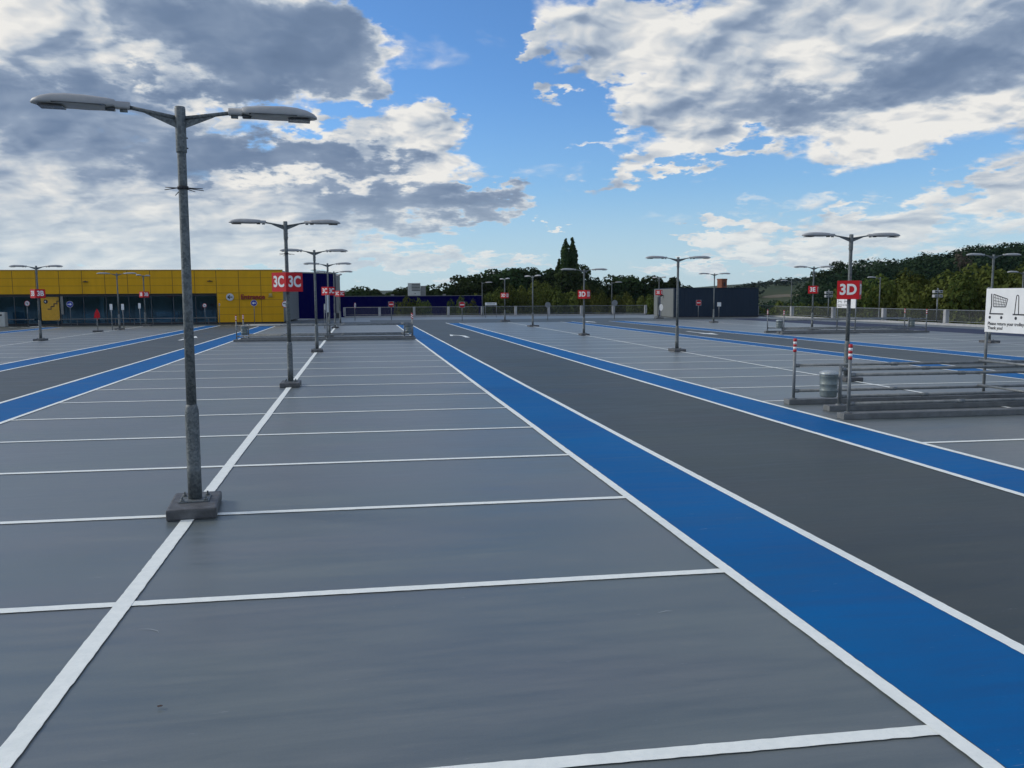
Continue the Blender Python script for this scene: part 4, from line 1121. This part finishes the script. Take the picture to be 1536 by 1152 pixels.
aw1.node.inputs[2].default_value = (0, 0, 1)
# x, y, rx, ry, tilt, cover, dark, bright
BL = [
 (50, 60, 150, 90, 0, .9, 0, .55), (340, 42, 235, 72, -4, 1.3, 1.05, 0), (512, 25, 75, 42, -22, 1.0, .55, .1), (200, 142, 290, 46, 8, 1.1, .95, 0), (450, 125, 140, 50, 8, .9, .45, .1),
 (200, 92, 170, 20, -4, .5, -.5, .6), (545, 126, 34, 18, 0, 1.0, 0, .6), (330, 232, 300, 46, -2, 1.2, .95, 0), (530, 222, 140, 38, -8, .9, .5, 0), (400, 182, 260, 15, -10, .4, -.55, .55),
 (640, 198, 84, 38, -8, 1.4, -.1, .75), (60, 290, 170, 34, 0, .8, .1, .45), (300, 285, 330, 40, 0, 1.0, .25, .2), (150, 320, 300, 30, 0, .9, .1, .2), (600, 306, 200, 46, 3, 1.6, .80, 0), (600, 260, 150, 16, 6, .8, -.4, .8), (720, 303, 75, 30, -4, 1.2, .45, 0), (420, 268, 120, 14, 0, .3, -.4, .6),
 (200, 345, 360, 34, 0, 1.0, .30, 0), (260, 378, 430, 34, 0, 1.0, .05, .25), (520, 392, 330, 20, 0, .8, .2, .05), (100, 405, 330, 35, 0, .9, .1, .1), (740, 398, 200, 9, 0, .45, .1, .1),
 (930, 62, 150, 60, -15, 1.05, 0, .40), (985, 130, 110, 52, -20, 1.1, .1, .25), (1000, 195, 100, 34, 18, .8, .05, .3), (1150, 45, 260, 70, 0, 1.3, .15, .35), (1400, 60, 260, 110, 0, 1.3, .22, .1), (1340, 122, 260, 50, 8, 1.1, .62, 0), (1120, 150, 190, 56, -6, 1.2, .32, .10), (1210, 48, 60, 44, 35, .5, -.5, .75), (1245, 120, 58, 32, 0, .5, -.5, .45),
 (1430, 165, 220, 44, 12, 1.1, .05, .40), (1400, 182, 160, 16, 12, .6, -.2, .3), (985, 243, 120, 22, 20, 1.0, .05, .5), (1080, 205, 110, 32, 16, .85, .15, .2), (1510, 40, 110, 60, 0, .6, .2, 0),
 (797, 68, 26, 15, 10, 1.0, 0, .5), (843, 140, 30, 13, -12, .95, 0, .45), (880, 207, 60, 9, -4, .8, 0, .3), 
 (1450, 300, 220, 32, 14, 1.0, .18, .25), (1300, 350, 220, 30, -4, .8, .20, .1), (1120, 303, 62, 18, -8, .42, 0, 0), (1240, 300, 70, 14, 0, .30, 0, 0), (1095, 362, 78, 22, 0, 1.25, -.1, .85), (1160, 366, 50, 18, 0, .9, 0, .5), (1180, 393, 230, 16, 0, .8, .4, 0), (1026, 352, 15, 13, 0, 1.0, 0, .6), (1000, 400, 120, 10, 0, .4, .1, 0),
 (835, 331, 18, 6, 0, .7, 0, .4), (1650, 200, 130, 200, 0, .9, .3, 0), (-130, 200, 170, 260, 0, 1.0, .4, 0),
]
tot = None
for x, y, rx, ry, rot, a_, b_, c_ in BL:
    v = blob(x, y, rx, ry, rot)
    nd = t.n('ShaderNodeVectorMath', operation='MULTIPLY_ADD'); t.L(v, nd.inputs[0]); nd.inputs[1].default_value = (a_, b_, c_)
    if tot is not None: t.L(tot, nd.inputs[2])
    tot = nd.outputs[0]
ss = t.n('ShaderNodeSeparateXYZ'); t.L(tot, ss.inputs[0]); cover, dark, bright = ss.outputs
# away from the photographed quarter the sky keeps broken cloud
Nb = noise2(q, 1.3, 3)
side = t.math('MAXIMUM', t.smooth(t.math('ABSOLUTE', t.math('SUBTRACT', az, 10.5)), 42, 60), t.smooth(el, 28, 40))
cover = t.math('ADD', cover, t.math('MULTIPLY', side, t.smooth(Nb, .40, .60, 0, 1.2)))
sidel = side
nd = t.math('SUBTRACT', N1, .5)
Fd = t.math('ADD', t.math('MINIMUM', cover, 1.1), t.math('MULTIPLY', nd, 1.6))
Fd = t.math('SUBTRACT', Fd, t.math('MULTIPLY', V1, .40))
Fd = t.math('ADD', Fd, t.math('MULTIPLY', t.math('SUBTRACT', B1, .5), .40))
alpha = t.smooth(Fd, .12, .66)
thick = t.smooth(Fd, .3, 1.2)
dk = t.smooth(dark, .05, 1.0)
calm = t.math('SUBTRACT', 1.0, t.math('MULTIPLY', dk, .70))
relief = t.math('MULTIPLY', t.math('SUBTRACT', N1s, N1b), 3.2)
relief = t.math('ADD', relief, t.math('MULTIPLY', t.math('SUBTRACT', .33, V1), .40))
relief = t.math('ADD', relief, t.math('MULTIPLY', t.math('SUBTRACT', B1, B2), .65))
relief = t.math('MULTIPLY', relief, calm)
relief = t.math('MULTIPLY', relief, t.smooth(el, 3, 12, .45, 1.0))
lum = t.math('ADD', .80, relief)
lum = t.math('SUBTRACT', lum, t.math('MULTIPLY', thick, .14))
lum = t.math('SUBTRACT', lum, t.math('MULTIPLY', dk, .42))
lum = t.math('ADD', lum, t.math('MULTIPLY', bright, .22))
lum = t.math('ADD', lum, t.math('MULTIPLY', t.math('SUBTRACT', N1s, .5), .25))
lum = t.math('MULTIPLY_ADD', sidel, .16, lum)  # unseen clouds outside the view brightened to add light on camera-facing sides
lum = t.math('ADD', lum, t.smooth(el, 15, 3, 0, .08))
cr = t.n('ShaderNodeValToRGB'); t.L(lum, cr.inputs[0])
e = cr.color_ramp.elements
e[0].position = .0; e[0].color = (.12, .18, .29, 1); e[1].position = 1.0; e[1].color = (.85, .84, .81, 1)
for p_, c_ in ((.25, (.165, .235, .36)), (.5, (.275, .350, .475)), (.70, (.50, .56, .635)), (.88, (.72, .73, .735))):
    x_ = e.new(p_); x_.color = (*c_, 1)
skc = t.vmath('MULTIPLY', sky.outputs[0], (.083, .119, .157))
veil = t.smooth(el, 15, 1.0, 0, .50)          # thin high haze towards the horizon
skc = t.mix(veil, skc, (.34, .54, .70))
fin = t.mix(alpha, skc, cr.outputs[0])
fin = t.mix(t.smooth(el, 8, 0, 0, .55), fin, (.62, .74, .80))
bg = t.n('ShaderNodeBackground'); t.L(fin, bg.inputs[0]); bg.inputs[1].default_value = 1.0
wo = t.n('ShaderNodeOutputWorld'); t.L(bg.outputs[0], wo.inputs[0])
w.cycles.sampling_method = 'MANUAL'; w.cycles.sample_map_resolution = 256
#SKYEND
scene.render.engine = 'CYCLES'
scene.view_settings.view_transform = 'Standard'; scene.view_settings.look = 'None'
scene.view_settings.exposure = 0; scene.view_settings.gamma = 1
scene.cycles.max_bounces = 5; scene.cycles.diffuse_bounces = 2; scene.cycles.glossy_bounces = 3; scene.cycles.transparent_max_bounces = 16

# ------------------------------------------------------------------ thin evening air
t = NT('thin_air'); pv = t.n('ShaderNodeVolumePrincipled')
pv.inputs['Color'].default_value = (.80, .88, 1, 1); pv.inputs['Density'].default_value = .00005; pv.inputs['Anisotropy'].default_value = .2
t.out(pv.outputs[0], True)
mb = MB(); mb.box(-2450, 2450, -60, 2450, -7, 60); o = mb.build('haze', [t.m]); tag(o, kind='stuff')
scene.cycles.volume_bounces = 0
